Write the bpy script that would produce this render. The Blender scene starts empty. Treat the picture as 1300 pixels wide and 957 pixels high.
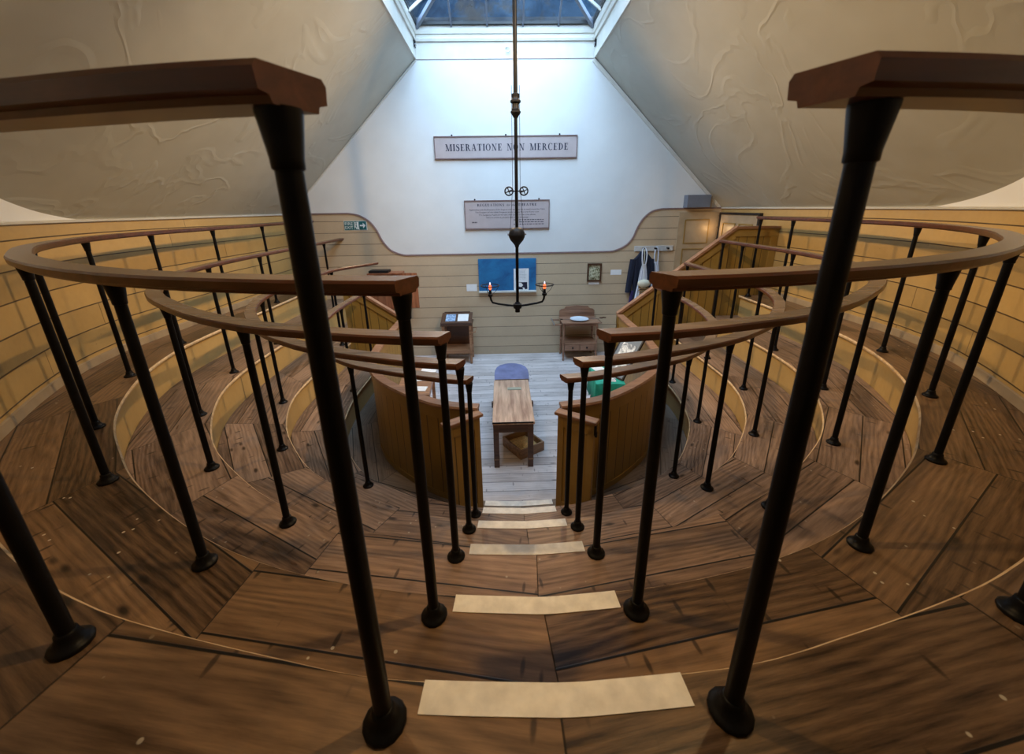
import bpy, math, random
from mathutils import Vector, Matrix
random.seed(7)
C = bpy.context.scene.collection
XC = 0.11            # axis of symmetry of the room
YW = 6.60            # back wall
ZF = -2.40           # operating floor
ZC = -0.045          # top of the wainscot / foot of the sloping ceiling
YP = 5.10            # boarded partitions at the ends of the tiers

# ------------------------------------------------------------------ nodes
class NT:
    def __init__(s, name, rough=.5, metallic=0, spec=.5):
        s.m = bpy.data.materials.new(name); s.m.use_nodes = True
        s.t = s.m.node_tree; s.n = s.t.nodes; s.l = s.t.links
        s.b = s.n['Principled BSDF']
        s.b.inputs['Roughness'].default_value = rough
        s.b.inputs['Metallic'].default_value = metallic
        s.b.inputs['Specular IOR Level'].default_value = spec
    def put(s, sock, v):
        if hasattr(v, 'is_linked') or hasattr(v, 'links'): s.l.new(v, sock)
        else: sock.default_value = v
    def node(s, t, **kw):
        nd = s.n.new(t)
        for k, v in kw.items(): setattr(nd, k, v)
        return nd
    def math(s, op, a, b=0.0, c=0.0):
        nd = s.node('ShaderNodeMath', operation=op)
        s.put(nd.inputs[0], a); s.put(nd.inputs[1], b); s.put(nd.inputs[2], c)
        return nd.outputs[0]
    def coord(s, what='Object'): return s.node('ShaderNodeTexCoord').outputs[what]
    def uv(s, name): return s.node('ShaderNodeUVMap', uv_map=name).outputs[0]
    def sep(s, v):
        nd = s.node('ShaderNodeSeparateXYZ'); s.l.new(v, nd.inputs[0]); return nd.outputs
    def comb(s, x, y, z=0.0):
        nd = s.node('ShaderNodeCombineXYZ')
        s.put(nd.inputs[0], x); s.put(nd.inputs[1], y); s.put(nd.inputs[2], z); return nd.outputs[0]
    def scale(s, v, sc):
        nd = s.node('ShaderNodeMapping'); s.l.new(v, nd.inputs[0]); nd.inputs['Scale'].default_value = sc; return nd.outputs[0]
    def noise(s, v, scale=5, detail=4, rough=.55, dist=0):
        nd = s.node('ShaderNodeTexNoise'); s.l.new(v, nd.inputs['Vector'])
        nd.inputs['Scale'].default_value = scale; nd.inputs['Detail'].default_value = detail
        nd.inputs['Roughness'].default_value = rough; nd.inputs['Distortion'].default_value = dist
        return nd.outputs[0]
    def voro(s, v, scale=5, feature='F1'):
        nd = s.node('ShaderNodeTexVoronoi', feature=feature); s.l.new(v, nd.inputs['Vector'])
        nd.inputs['Scale'].default_value = scale; return nd.outputs[0]
    def white(s, v):
        nd = s.node('ShaderNodeTexWhiteNoise', noise_dimensions='3D'); s.l.new(v, nd.inputs['Vector']); return nd.outputs[0]
    def ramp(s, f, stops):
        nd = s.node('ShaderNodeValToRGB'); s.put(nd.inputs[0], f)
        e = nd.color_ramp.elements
        while len(e) < len(stops): e.new(.5)
        for i, (p, c) in enumerate(stops): e[i].position = p; e[i].color = c if len(c) == 4 else (*c, 1)
        return nd.outputs[0]
    def mix(s, f, a, b, mode='MIX'):
        nd = s.node('ShaderNodeMix', data_type='RGBA', blend_type=mode)
        s.put(nd.inputs[0], f)
        for k, v in ((6, a), (7, b)):
            if isinstance(v, tuple): nd.inputs[k].default_value = v if len(v) == 4 else (*v, 1)
            else: s.l.new(v, nd.inputs[k])
        return nd.outputs[2]
    def color(s, c):
        if isinstance(c, tuple): s.b.inputs['Base Color'].default_value = c if len(c) == 4 else (*c, 1)
        else: s.l.new(c, s.b.inputs['Base Color'])
    def bump(s, h, strength=.3, dist=.01):
        nd = s.node('ShaderNodeBump'); s.put(nd.inputs['Height'], h)
        nd.inputs['Strength'].default_value = strength; nd.inputs['Distance'].default_value = dist
        s.l.new(nd.outputs[0], s.b.inputs['Normal'])
    def smooth_lt(s, v, a, b):     # 1 where v < a, 0 where v > b
        nd = s.node('ShaderNodeMapRange'); s.put(nd.inputs[0], v)
        nd.inputs[1].default_value = a; nd.inputs[2].default_value = b
        nd.inputs[3].default_value = 1; nd.inputs[4].default_value = 0
        return nd.outputs[0]

def mat_plain(name, col, rough=.5, metallic=0, var=.12, scale=12, spec=.5):
    n = NT(name, rough, metallic, spec)
    f = n.noise(n.coord(), scale, 4)
    k = n.ramp(f, [(.3, tuple(c * (1 - var) for c in col)), (.7, tuple(min(1, c * (1 + var)) for c in col))])
    n.color(k); n.bump(f, .08, .004)
    return n.m

def mat_wood(name, dark, light, rough=.4, scale=1.0, axis=0, spec=.5):
    """varnished timber with grain along one object axis"""
    n = NT(name, rough, 0, spec)
    sc = [18 * scale] * 3; sc[axis] = 1.3 * scale
    v = n.scale(n.coord(), sc)
    a = n.noise(v, 1.6, 5, .6, .4)
    b = n.noise(n.coord(), 2.2 * scale, 2)
    f = n.math('ADD', n.math('MULTIPLY', a, .75), n.math('MULTIPLY', b, .25))
    n.color(n.ramp(f, [(.32, dark), (.62, light)]))
    n.bump(a, .12, .003)
    return n.m

def mat_boards(name, dark, light, width, rough=.42, specks=.0, contrast=1.0, gap=.004, spec=.4, knot=1.0):
    """floor boards: UV 'board' = metres along / across the board, UV 'joint' = metres to the two end joints"""
    n = NT(name, rough, 0, spec)
    uvx, uvy, _ = n.sep(n.uv('board'))
    jx, jy, _ = n.sep(n.uv('joint'))
    row = n.math('FLOOR', n.math('DIVIDE', uvy, width))
    fr = n.math('FRACT', n.math('DIVIDE', uvy, width))
    edge = n.math('MULTIPLY', n.math('MINIMUM', fr, n.math('SUBTRACT', 1.0, fr)), width)
    jd = n.math('MINIMUM', jx, jy)
    seg = n.math('FLOOR', n.math('DIVIDE', uvx, 20.0))
    rnd = n.white(n.comb(row, seg, 3.1))
    rnd2 = n.white(n.comb(seg, row, 9.7))
    u2 = n.math('ADD', uvx, n.math('MULTIPLY', rnd, 37.0))
    vec = n.comb(u2, uvy, rnd2)
    wob = n.noise(n.scale(vec, (.7, 4.0, 1)), 1.5, 2, .4)
    ring = n.math('FRACT', n.math('ADD', n.math('MULTIPLY', uvy, 34.0), n.math('MULTIPLY', wob, 7.0)))
    ring = n.math('MULTIPLY', n.math('ABSOLUTE', n.math('SUBTRACT', ring, .5)), 2.0)
    grain = n.noise(n.scale(vec, (4, 60, 1)), 1.5, 6, .7)
    big = n.noise(n.scale(vec, (.8, 3.5, 1)), 2.0, 3)
    f = n.math('ADD', n.math('MULTIPLY', grain, .48), n.math('MULTIPLY', big, .34))
    f = n.math('ADD', f, n.math('MULTIPLY', ring, .12 * contrast))
    f = n.math('ADD', f, n.math('MULTIPLY', n.math('SUBTRACT', rnd, .5), .16))
    col = n.ramp(f, [(.30, dark), (.70, light)])
    # knots and dents
    kv = n.voro(n.scale(vec, (3.2, 8.5, 1)), 1.0)
    dv = n.voro(n.scale(n.comb(uvy, u2, rnd), (5.0, 19.0, 1)), 1.0)
    kn = n.math('MULTIPLY', n.math('MAXIMUM', n.smooth_lt(kv, .05, .13), n.math('MULTIPLY', n.smooth_lt(dv, .09, .16), .8)), .72 * knot)
    col = n.mix(kn, col, tuple(c * .25 for c in dark))
    worn = n.noise(n.coord(), 1.3, 4, .6)
    col = n.mix(n.math('MULTIPLY', n.smooth_lt(worn, .36, .5), .35), col, tuple(c * .55 for c in dark))
    if specks:
        sv = n.voro(n.coord(), 17.0)
        gate = n.smooth_lt(n.noise(n.coord(), 2.0, 1), .47, .5)
        col = n.mix(n.math('MULTIPLY', n.math('MULTIPLY', n.smooth_lt(sv, .07, .10), gate), specks), col, (.62, .55, .42))
    line = n.smooth_lt(n.math('MINIMUM', edge, jd), gap * .6, gap)
    line2 = n.smooth_lt(edge, gap * .6, gap)
    jl = n.math('MULTIPLY', n.smooth_lt(jd, gap * .35, gap * .7), .8)
    ln = n.math('MAXIMUM', line2, jl)
    col = n.mix(ln, col, (.008, .006, .005))
    n.color(col)
    h = n.math('SUBTRACT', n.math('MULTIPLY', grain, .25), ln)
    n.bump(h, .35, .004)
    r = n.math('ADD', n.math('MULTIPLY', big, .3), rough - .15)
    n.l.new(r, n.b.inputs['Roughness'])
    return n.m

def mat_paint_boards(name, col, width, axis='z', rough=.42, phase=0.0, uvname=None, butt=0.0, line=.005, wobble=.0, dirt=.25, linecol=(.05, .03, .015)):
    """painted tongue and groove boards. axis: object z, or u / v of a UV map in metres"""
    n = NT(name, rough, 0, .4)
    if uvname:
        u, v, _ = n.sep(n.uv(uvname))
        q, p = (u, v) if axis == 'u' else (v, u)
    else:
        x, y, z = n.sep(n.coord())
        q, p = (z, x) if axis == 'z' else (x, z)
    if wobble:
        q = n.math('ADD', q, n.math('MULTIPLY', n.math('SINE', n.math('MULTIPLY', p, 1.7)), wobble))
    t = n.math('ADD', n.math('DIVIDE', q, width), 100.0 + phase)
    row = n.math('FLOOR', t); fr = n.math('FRACT', t)
    e = n.math('MULTIPLY', n.math('MINIMUM', fr, n.math('SUBTRACT', 1.0, fr)), width)
    rnd = n.white(n.comb(row, 1.0, 2.0))
    ln = n.smooth_lt(e, line * .5, line)
    if butt:
        b = n.math('FRACT', n.math('ADD', n.math('DIVIDE', p, butt), n.math('MULTIPLY', rnd, 5.3)))
        be = n.math('MULTIPLY', n.math('MINIMUM', b, n.math('SUBTRACT', 1.0, b)), butt)
        ln = n.math('MAXIMUM', ln, n.math('MULTIPLY', n.smooth_lt(be, line * .4, line * .8), .7))
        rnd = n.white(n.comb(row, n.math('FLOOR', n.math('ADD', n.math('DIVIDE', p, butt), n.math('MULTIPLY', rnd, 5.3))), 2.0))
    big = n.noise(n.coord(), 2.3, 4, .6)
    fine = n.noise(n.coord(), 26, 3)
    f = n.math('ADD', n.math('MULTIPLY', big, .55), n.math('MULTIPLY', fine, .2))
    f = n.math('ADD', f, n.math('MULTIPLY', rnd, .25))
    c = n.ramp(f, [(.3, tuple(x * (1 - dirt) for x in col)), (.7, tuple(min(1, x * 1.1) for x in col))])
    chips = n.math('MULTIPLY', n.smooth_lt(n.voro(n.coord(), 9.0), .025, .05), .6)
    c = n.mix(chips, c, tuple(x * .35 for x in col))
    c = n.mix(n.math('MULTIPLY', ln, .92), c, linecol)
    n.color(c)
    n.bump(n.math('SUBTRACT', n.math('MULTIPLY', fine, .1), ln), .5, .006)
    return n.m

M = {}
M['iron'] = mat_plain('black_iron', (.005, .005, .006), .42, 0, .3, 30, .15)
M['iron_dull'] = mat_plain('dull_iron', (.009, .009, .011), .5, 0, .3, 30, .2)
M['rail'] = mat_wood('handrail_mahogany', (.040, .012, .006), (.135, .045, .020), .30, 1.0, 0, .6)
M['railtop'] = mat_wood('worn_handrail_top_sky_sheen', (.130, .085, .050), (.270, .180, .110), .26, 1.0, 0, .7)  # worn top; the sky's reflection on the varnish is lightened into the colour
M['cap'] = mat_wood('fence_cap_wood', (.16, .070, .035), (.36, .19, .10), .38, 1.0, 0)
M['tread'] = mat_boards('tier_boards', (.034, .018, .009), (.36, .215, .112), .205, .36, specks=.95, knot=1.25, contrast=1.0)
M['tread_in'] = mat_boards('inner_tier_boards', (.080, .046, .030), (.50, .325, .215), .19, .33, specks=.5, knot=1.25, contrast=1.0)
M['floor'] = mat_boards('operating_floor_boards', (.44, .385, .37), (.88, .81, .80), .125, .34, gap=.003, contrast=.6)
M['passage'] = mat_boards('passage_boards', (.12, .09, .07), (.30, .24, .19), .19, .44)
M['riser'] = mat_paint_boards('riser_paint', (.50, .33, .125), 3.1, 'u', .4, uvname='wall', line=.004, dirt=.18)
M['nosing'] = mat_wood('worn_nosing', (.45, .28, .13), (.78, .58, .34), .45, 1.0, 0)
M['wains'] = mat_paint_boards('back_wainscot_paint', (.52, .40, .27), .1745, 'z', .4, phase=.93, line=.0045, dirt=.12)
M['wains_side'] = mat_paint_boards('side_wainscot_paint', (.50, .33, .125), .176, 'v', .38, phase=.83, uvname='wall', butt=2.2, line=.0055, wobble=.006, dirt=.2)
M['fence'] = mat_paint_boards('fence_boards_paint', (.30, .185, .042), .105, 'u', .4, uvname='wall', line=.0045, dirt=.15)
M['panel'] = mat_plain('panel_paint', (.37, .285, .185), .4, 0, .12, 6)
M['panel_dk'] = mat_plain('fence_frame_paint', (.29, .18, .045), .42, 0, .12, 6)
M['white'] = mat_plain('white_plaster', (.70, .70, .69), .6, 0, .03, 3)
M['trimw'] = mat_plain('cream_gloss_paint', (.62, .60, .54), .35, 0, .05, 8)
M['strip'] = mat_plain('white_step_paint', (.88, .84, .76), .5, 0, .14, 22)
M['black'] = mat_plain('black_paint', (.012, .012, .014), .45)
M['oak'] = mat_wood('old_oak', (.14, .065, .030), (.44, .23, .12), .42)
M['dark_oak'] = mat_wood('dark_oak', (.035, .016, .009), (.11, .05, .025), .4)
M['washw'] = mat_wood('washstand_wood', (.16, .075, .045), (.40, .22, .135), .42)
M['tabletop'] = mat_wood('scrubbed_pine', (.30, .15, .09), (.74, .50, .34), .38, 1.0, 1)
M['redwood'] = mat_wood('cabinet_redwood', (.16, .045, .02), (.42, .16, .075), .38, 1.0, 2)
M['pad'] = mat_plain('blue_leather', (.19, .20, .36), .42, 0, .25, 9)
M['pinewood'] = mat_wood('box_pine', (.12, .06, .03), (.34, .20, .10), .5)
M['saw'] = mat_plain('sawdust', (.62, .42, .17), .9, 0, .3, 60)
M['paper'] = mat_plain('white_paper', (.80, .80, .80), .6, 0, .03, 20)
M['brass'] = mat_plain('brass_plate', (.42, .43, .33), .35, .2, .08, 40)
M['sign'] = mat_plain('sign_board', (.46, .38, .37), .45, 0, .05, 8)
M['signframe'] = mat_plain('sign_frame', (.20, .13, .12), .4, 0, .1, 20)
M['ink'] = mat_plain('dark_lettering', (.014, .016, .04), .5)
M['teal'] = mat_plain('exit_sign_green', (.008, .115, .125), .35, 0, .05, 10)
M['signwhite'] = mat_plain('exit_sign_white', (.75, .80, .80), .4, 0, .02, 10)
M['navy'] = mat_plain('navy_wool', (.004, .008, .026), .85, 0, .3, 60)
M['purple'] = mat_plain('violet_cloth', (.03, .02, .11), .85, 0, .2, 60)
M['cloth'] = mat_plain('apron_cloth', (.60, .63, .72), .8, 0, .1, 20)
M['cream'] = mat_plain('cream_cloth', (.72, .68, .52), .8, 0, .1, 30)
M['band'] = mat_plain('brown_band', (.22, .12, .035), .7, 0, .3, 30)
M['green'] = mat_plain('green_tablecloth', (.008, .30, .22), .7, 0, .12, 16)
M['metal'] = mat_plain('grey_metal', (.42, .44, .47), .35, .8, .05, 12)
M['steel'] = mat_plain('polished_steel', (.62, .64, .68), .25, .9, .05, 12)
M['boxgrey'] = mat_plain('grey_box_paint', (.15, .17, .215), .5, 0, .06, 10)
M['red'] = mat_plain('red_plastic', (.35, .015, .01), .35)
M['china'] = mat_plain('white_china', (.72, .78, .86), .15, 0, .06, 10)
M['mount'] = mat_plain('grey_mount', (.16, .19, .22), .6, 0, .1, 12)

def mat_ceiling():
    n = NT('ceiling_plaster', .62, 0, .35)
    o = n.coord()
    big = n.noise(o, .8, 4, .6)
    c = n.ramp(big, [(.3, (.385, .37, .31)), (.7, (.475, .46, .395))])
    wob = n.noise(o, 1.1, 3, .5, .8)
    fold = n.math('ABSOLUTE', n.math('SUBTRACT', wob, .5))
    n.color(c)
    h = n.math('ADD', n.math('MULTIPLY', n.smooth_lt(fold, .0, .035), .35), n.math('MULTIPLY', n.noise(o, .9, 3), 2.5))
    n.bump(h, .28, .03)
    return n.m
M['ceil'] = mat_ceiling()

def mat_board_blue():
    n = NT('blue_chalkboard', .55)
    f = n.noise(n.scale(n.coord(), (1, 1, 1.4)), 3.5, 5, .65, .6)
    n.color(n.ramp(f, [(.25, (.004, .065, .20)), (.75, (.018, .20, .44))])); return n.m
M['bluebd'] = mat_board_blue()

def mat_glass():
    n = NT('dirty_roof_glass', .15)
    out = n.n['Material Output']
    tr = n.node('ShaderNodeBsdfTransparent')
    f = n.noise(n.coord(), 2.4, 6, .65, .5)
    n.l.new(n.ramp(f, [(.3, (.42, .50, .60)), (.5, (.66, .76, .86)), (.72, (.86, .92, .98))]), tr.inputs[0])
    gl = n.node('ShaderNodeBsdfGlossy'); gl.inputs['Roughness'].default_value = .1
    df = n.node('ShaderNodeBsdfDiffuse'); df.inputs[0].default_value = (.22, .2, .18, 1)
    rust = n.smooth_lt(n.noise(n.coord(), 1.1, 5, .7), .36, .46)
    m0 = n.node('ShaderNodeMixShader'); n.l.new(n.math('MULTIPLY', rust, .55), m0.inputs[0])
    n.l.new(tr.outputs[0], m0.inputs[1]); n.l.new(df.outputs[0], m0.inputs[2])
    m1 = n.node('ShaderNodeMixShader'); m1.inputs[0].default_value = .05
    n.l.new(m0.outputs[0], m1.inputs[1]); n.l.new(gl.outputs[0], m1.inputs[2])
    n.l.new(m1.outputs[0], out.inputs[0]); n.n.remove(n.b)
    return n.m
M['glass'] = mat_glass()

def mat_emit(name, col, s):
    n = NT(name); n.color(col); n.b.inputs['Emission Color'].default_value = (*col, 1)
    n.b.inputs['Emission Strength'].default_value = s; return n.m
M['flame'] = mat_emit('flame_glow', (1.0, .13, .03), 2.2)
M['flametip'] = mat_emit('flame_tip', (.75, .8, 1.0), 1.0)
M['bulb'] = mat_emit('spot_bulb', (1.0, .95, .85), 9.0)

def mat_print(name, paper, ink, scale=9.0):
    n = NT(name, .5)
    f = n.noise(n.coord(), scale, 6, .7, 1.2)
    n.color(n.ramp(f, [(.42, ink), (.56, paper)])); return n.m
M['engraving'] = mat_print('engraving_print', (.78, .80, .78), (.14, .16, .18), 14)
M['gilt'] = mat_print('gilt_relief', (.62, .60, .42), (.10, .08, .02), 22)
M['bluephoto'] = mat_print('blue_photo', (.45, .6, .8), (.05, .14, .30), 30)

# ------------------------------------------------------------------ mesh helpers
class MB:
    def __init__(s): s.v = []; s.f = []; s.uv = {}; s.mi = []
    def add(s, verts, faces, uvs=None, mi=0):
        b = len(s.v); s.v += [tuple(v) for v in verts]
        for k, f in enumerate(faces):
            s.f.append(tuple(i + b for i in f)); s.mi.append(mi)
        return s
    def box(s, x0, x1, y0, y1, z0, z1, mat=None, mi=0):
        v = [(x, y, z) for x in (x0, x1) for y in (y0, y1) for z in (z0, z1)]
        if mat is not None: v = [mat @ Vector(p) for p in v]
        return s.add(v, [(0, 1, 3, 2), (4, 6, 7, 5), (0, 4, 5, 1), (2, 3, 7, 6), (0, 2, 6, 4), (1, 5, 7, 3)], mi=mi)
    def prism(s, poly, d, axis='y', at=0.0, mat=None):
        """polygon in the plane normal to axis, from at to at+d"""
        n = len(poly)
        def P(a, b, t):
            p = {'y': (a, t, b), 'z': (a, b, t), 'x': (t, a, b)}[axis]
            return mat @ Vector(p) if mat is not None else p
        v = [P(a, b, at) for a, b in poly] + [P(a, b, at + d) for a, b in poly]
        f = [tuple(range(n)), tuple(range(2 * n - 1, n - 1, -1))] + [(i, (i + 1) % n, n + (i + 1) % n, n + i) for i in range(n)]
        return s.add(v, f)
    def lathe(s, prof, seg=16, mat=None, at=(0, 0, 0)):
        v = []
        for r, z in prof:
            for k in range(seg):
                a = 2 * math.pi * k / seg
                p = Vector((r * math.cos(a), r * math.sin(a), z))
                if mat is not None: p = mat @ p
                v.append(p + Vector(at))
        f = []
        for i in range(len(prof) - 1):
            for k in range(seg):
                k2 = (k + 1) % seg
                f.append((i * seg + k, i * seg + k2, (i + 1) * seg + k2, (i + 1) * seg + k))
        f.append(tuple(range(seg - 1, -1, -1))); f.append(tuple((len(prof) - 1) * seg + k for k in range(seg)))
        return s.add(v, f)
    def tube(s, pts, r, seg=8):
        pts = [Vector(p) for p in pts]; n = len(pts)
        rs = r if isinstance(r, (list, tuple)) else [r] * n
        v = []; ref = None
        for i, p in enumerate(pts):
            t = (pts[min(i + 1, n - 1)] - pts[max(i - 1, 0)]).normalized()
            if ref is None:
                ref = t.orthogonal().normalized()
            ref = (ref - t * ref.dot(t)).normalized(); b = t.cross(ref)
            for k in range(seg):
                a = 2 * math.pi * k / seg
                v.append(p + (ref * math.cos(a) + b * math.sin(a)) * rs[i])
        f = [(i * seg + k, i * seg + (k + 1) % seg, (i + 1) * seg + (k + 1) % seg, (i + 1) * seg + k) for i in range(n - 1) for k in range(seg)]
        f += [tuple(range(seg - 1, -1, -1)), tuple((n - 1) * seg + k for k in range(seg))]
        return s.add(v, f)
    def sphere(s, c, r, seg=14, rings=8, sc=(1, 1, 1)):
        prof = [(max(.0004, r * math.sin(math.pi * i / rings)), -r * math.cos(math.pi * i / rings)) for i in range(rings + 1)]
        return s.lathe(prof, seg, Matrix.Diagonal((*sc, 1)), c)
    def build(s, name, mats, parent=None, smooth=False, loc=None, bevel=0):
        me = bpy.data.meshes.new(name); me.from_pydata([tuple(v) for v in s.v], [], s.f)
        mats = mats if isinstance(mats, (list, tuple)) else [mats]
        for m in mats: me.materials.append(M[m] if isinstance(m, str) else m)
        if len(mats) > 1: me.polygons.foreach_set('material_index', s.mi)
        if smooth:
            me.polygons.foreach_set('use_smooth', [True] * len(me.polygons))
            try: me.set_sharp_from_angle(angle=math.radians(40))
            except Exception: pass
        me.validate(); me.update()
        return link(name, me, parent, loc, bevel)

def link(name, me, parent=None, loc=None, bevel=0):
    o = bpy.data.objects.new(name, me); C.objects.link(o)
    if parent is not None: o.parent = parent
    if loc is not None: o.location = loc
    if bevel:
        m = o.modifiers.new('bevel', 'BEVEL'); m.width = bevel; m.segments = 2; m.limit_method = 'ANGLE'
    return o
def tag(o, label=None, cat=None, group=None, kind=None):
    if label: o['label'] = label
    if cat: o['category'] = cat
    if group: o['group'] = group
    if kind: o['kind'] = kind
    return o
def empty(name, loc=(0, 0, 0), rz=0, label=None, cat=None, group=None, kind=None):
    o = bpy.data.objects.new(name, None); C.objects.link(o); o.location = loc; o.rotation_euler.z = rz
    o.empty_display_size = .1
    return tag(o, label, cat, group, kind)
def struct(o): o['kind'] = 'structure'; return o

# ------------------------------------------------------------------ curves in plan
def catmull(P, n=10):
    out = []
    for i in range(len(P) - 1):
        p0 = P[max(i - 1, 0)]; p1 = P[i]; p2 = P[i + 1]; p3 = P[min(i + 2, len(P) - 1)]
        for k in range(n):
            t = k / n
            out.append(tuple(.5 * (2 * p1[d] + (p2[d] - p0[d]) * t + (2 * p0[d] - 5 * p1[d] + 4 * p2[d] - p3[d]) * t * t + (-p0[d] + 3 * p1[d] - 3 * p2[d] + p3[d]) * t ** 3) for d in (0, 1)))
    out.append(P[-1]); return out
class Curve:
    def __init__(s, pts):
        s.p = pts; s.L = [0]
        for a, b in zip(pts, pts[1:]): s.L.append(s.L[-1] + math.hypot(b[0] - a[0], b[1] - a[1]))
        s.len = s.L[-1]
    def at(s, q):
        q = min(max(q, 0), s.len)
        import bisect
        i = min(max(bisect.bisect_right(s.L, q) - 1, 0), len(s.p) - 2)
        t = (q - s.L[i]) / max(1e-9, s.L[i + 1] - s.L[i])
        return tuple(s.p[i][d] + (s.p[i + 1][d] - s.p[i][d]) * t for d in (0, 1))
    def near(s, pt):
        best = min(range(401), key=lambda k: math.dist(s.at(s.len * k / 400), pt))
        q = s.len * best / 400; h = s.len / 400
        for _ in range(20):
            q = min((q - h, q, q + h), key=lambda z: math.dist(s.at(z), pt)); h *= .6
        return min(max(q, 0), s.len)
    def sub(s, a, b, step=.05):
        n = max(2, int(abs(b - a) / step)); return [s.at(a + (b - a) * k / n) for k in range(n + 1)]
def resamp(pts, step=.05):
    c = Curve(pts); return c.sub(0, c.len, step)
def normals(pts):
    N = []
    for i in range(len(pts)):
        a = pts[max(i - 1, 0)]; b = pts[min(i + 1, len(pts) - 1)]
        tx, ty = b[0] - a[0], b[1] - a[1]; l = math.hypot(tx, ty) or 1
        N.append((ty / l, -tx / l))
    return N
def offset(pts, d): return [(p[0] + n[0] * d, p[1] + n[1] * d) for p, n in zip(pts, normals(pts))]
def sweep(mb, pts, section, zf=None, ends=(1, 1), uv=None):
    """section: closed list of (outward offset, z) swept along plan points"""
    N = normals(pts); n = len(section); b = []
    for i, (p, nn) in enumerate(zip(pts, N)):
        for (o, z) in section:
            zz = z if zf is None else z + zf(i)
            b.append((p[0] + nn[0] * o, p[1] + nn[1] * o, zz))
    f = [(i * n + k, (i + 1) * n + k, (i + 1) * n + (k + 1) % n, i * n + (k + 1) % n) for i in range(len(pts) - 1) for k in range(n)]
    f += [tuple(range(n)), tuple((len(pts) - 1) * n + k for k in range(n - 1, -1, -1))]
    mb.add(b, f)
def wall_uv(o, pts, zscale=1.0):
    """UV 'wall': u = metres along the plan polyline, v = height"""
    c = Curve(pts); me = o.data; lay = me.uv_layers.new(name='wall')
    cache = {}
    for lp in me.loops:
        vi = lp.vertex_index
        if vi not in cache:
            co = me.vertices[vi].co; cache[vi] = (c.near((co.x, co.y)), co.z)
        lay.data[lp.index].uv = cache[vi]

def full(prof, yl=None, yr=None):
    """mirror a half profile (half width, y) about XC -> plan points from left back, round the front, to right back"""
    d = catmull(prof, 10)
    def cut(pts, y):
        if y is None: return pts
        out = []
        for a, b in zip(pts, pts[1:]):
            out.append(a)
            if b[1] > y and a[1] <= y and a[0] > 1.2:
                t = (y - a[1]) / (b[1] - a[1]); out.append((a[0] + (b[0] - a[0]) * t, y)); return out
        return out + [pts[-1]]
    L = [(XC - w, y) for w, y in cut(d, yl)][::-1]; R = [(XC + w, y) for w, y in cut(d, yr)][1:]
    return resamp(L + R, .05)

PA = [(0, .493), (.35, .515), (.6, .565), (.87, .63), (1.1, .70), (1.4, .83), (1.85, 1.09), (2.2, 1.34), (2.50, 1.58)]
PB = [(0, .89), (.45, .93), (.9, 1.04), (1.3, 1.22), (1.75, 1.51), (2.05, 1.77), (2.3, 2.02), (2.5, 2.28), (2.7, 2.62), (2.83, 2.92), (2.94, 3.3), (2.98, 3.65), (2.99, 4.1), (2.99, 5.0), (2.99, 6.6)]
PC_ = [(0, 1.36), (.45, 1.395), (.87, 1.505), (1.1, 1.59), (1.4, 1.76), (1.7, 1.99), (1.93, 2.20), (2.12, 2.44), (2.3, 2.74), (2.44, 3.06), (2.52, 3.4), (2.56, 3.8), (2.57, 4.3), (2.57, 5.4), (2.57, 6.6)]
PD = [(0, 1.795), (.4, 1.83), (.8, 1.96), (1.1, 2.09), (1.3, 2.22), (1.5, 2.385), (1.7, 2.62), (1.87, 2.86), (2.0, 3.12), (2.10, 3.42), (2.15, 3.75), (2.16, 4.2), (2.16, 5.0), (2.16, 5.8)]
PE = [(0, 2.20), (.35, 2.23), (.6, 2.31), (.87, 2.42), (1.08, 2.53), (1.3, 2.73), (1.5, 3.03), (1.64, 3.32), (1.72, 3.68), (1.76, 4.05), (1.76, 4.6), (1.76, 5.6)]
PF = [(0, 2.60), (.3, 2.62), (.55, 2.68), (.75, 2.80), (.95, 2.97), (1.12, 3.15), (1.25, 3.36), (1.34, 3.60), (1.38, 3.85), (1.40, 4.2), (1.40, 4.7), (1.40, 5.6)]
PW = [(0, -.9), (.9, -.85), (1.5, -.5), (1.95, .1), (2.3, .85), (2.56, 1.55), (2.75, 1.88), (2.95, 2.21), (3.08, 2.45), (3.22, 2.76), (3.32, 3.12), (3.36, 3.5), (3.36, 4.5), (3.36, 6.6)]
RINGS = {
 'A': dict(z=-.85, p=PA, yl=None, yr=None),
 'B': dict(z=-1.12, p=PB, yl=6.58, yr=YP),
 'C': dict(z=-1.39, p=PC_, yl=6.58, yr=YP),
 'D': dict(z=-1.66, p=PD, yl=5.62, yr=YP),
 'E': dict(z=-1.92, p=PE, yl=YP, yr=YP),
 'F': dict(z=-2.18, p=PF, yl=YP, yr=YP)}
for k, r in RINGS.items(): r['c'] = full(r['p'], r['yl'], r['yr'])
WALL = full(PW)
CW = Curve(WALL)

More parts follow.
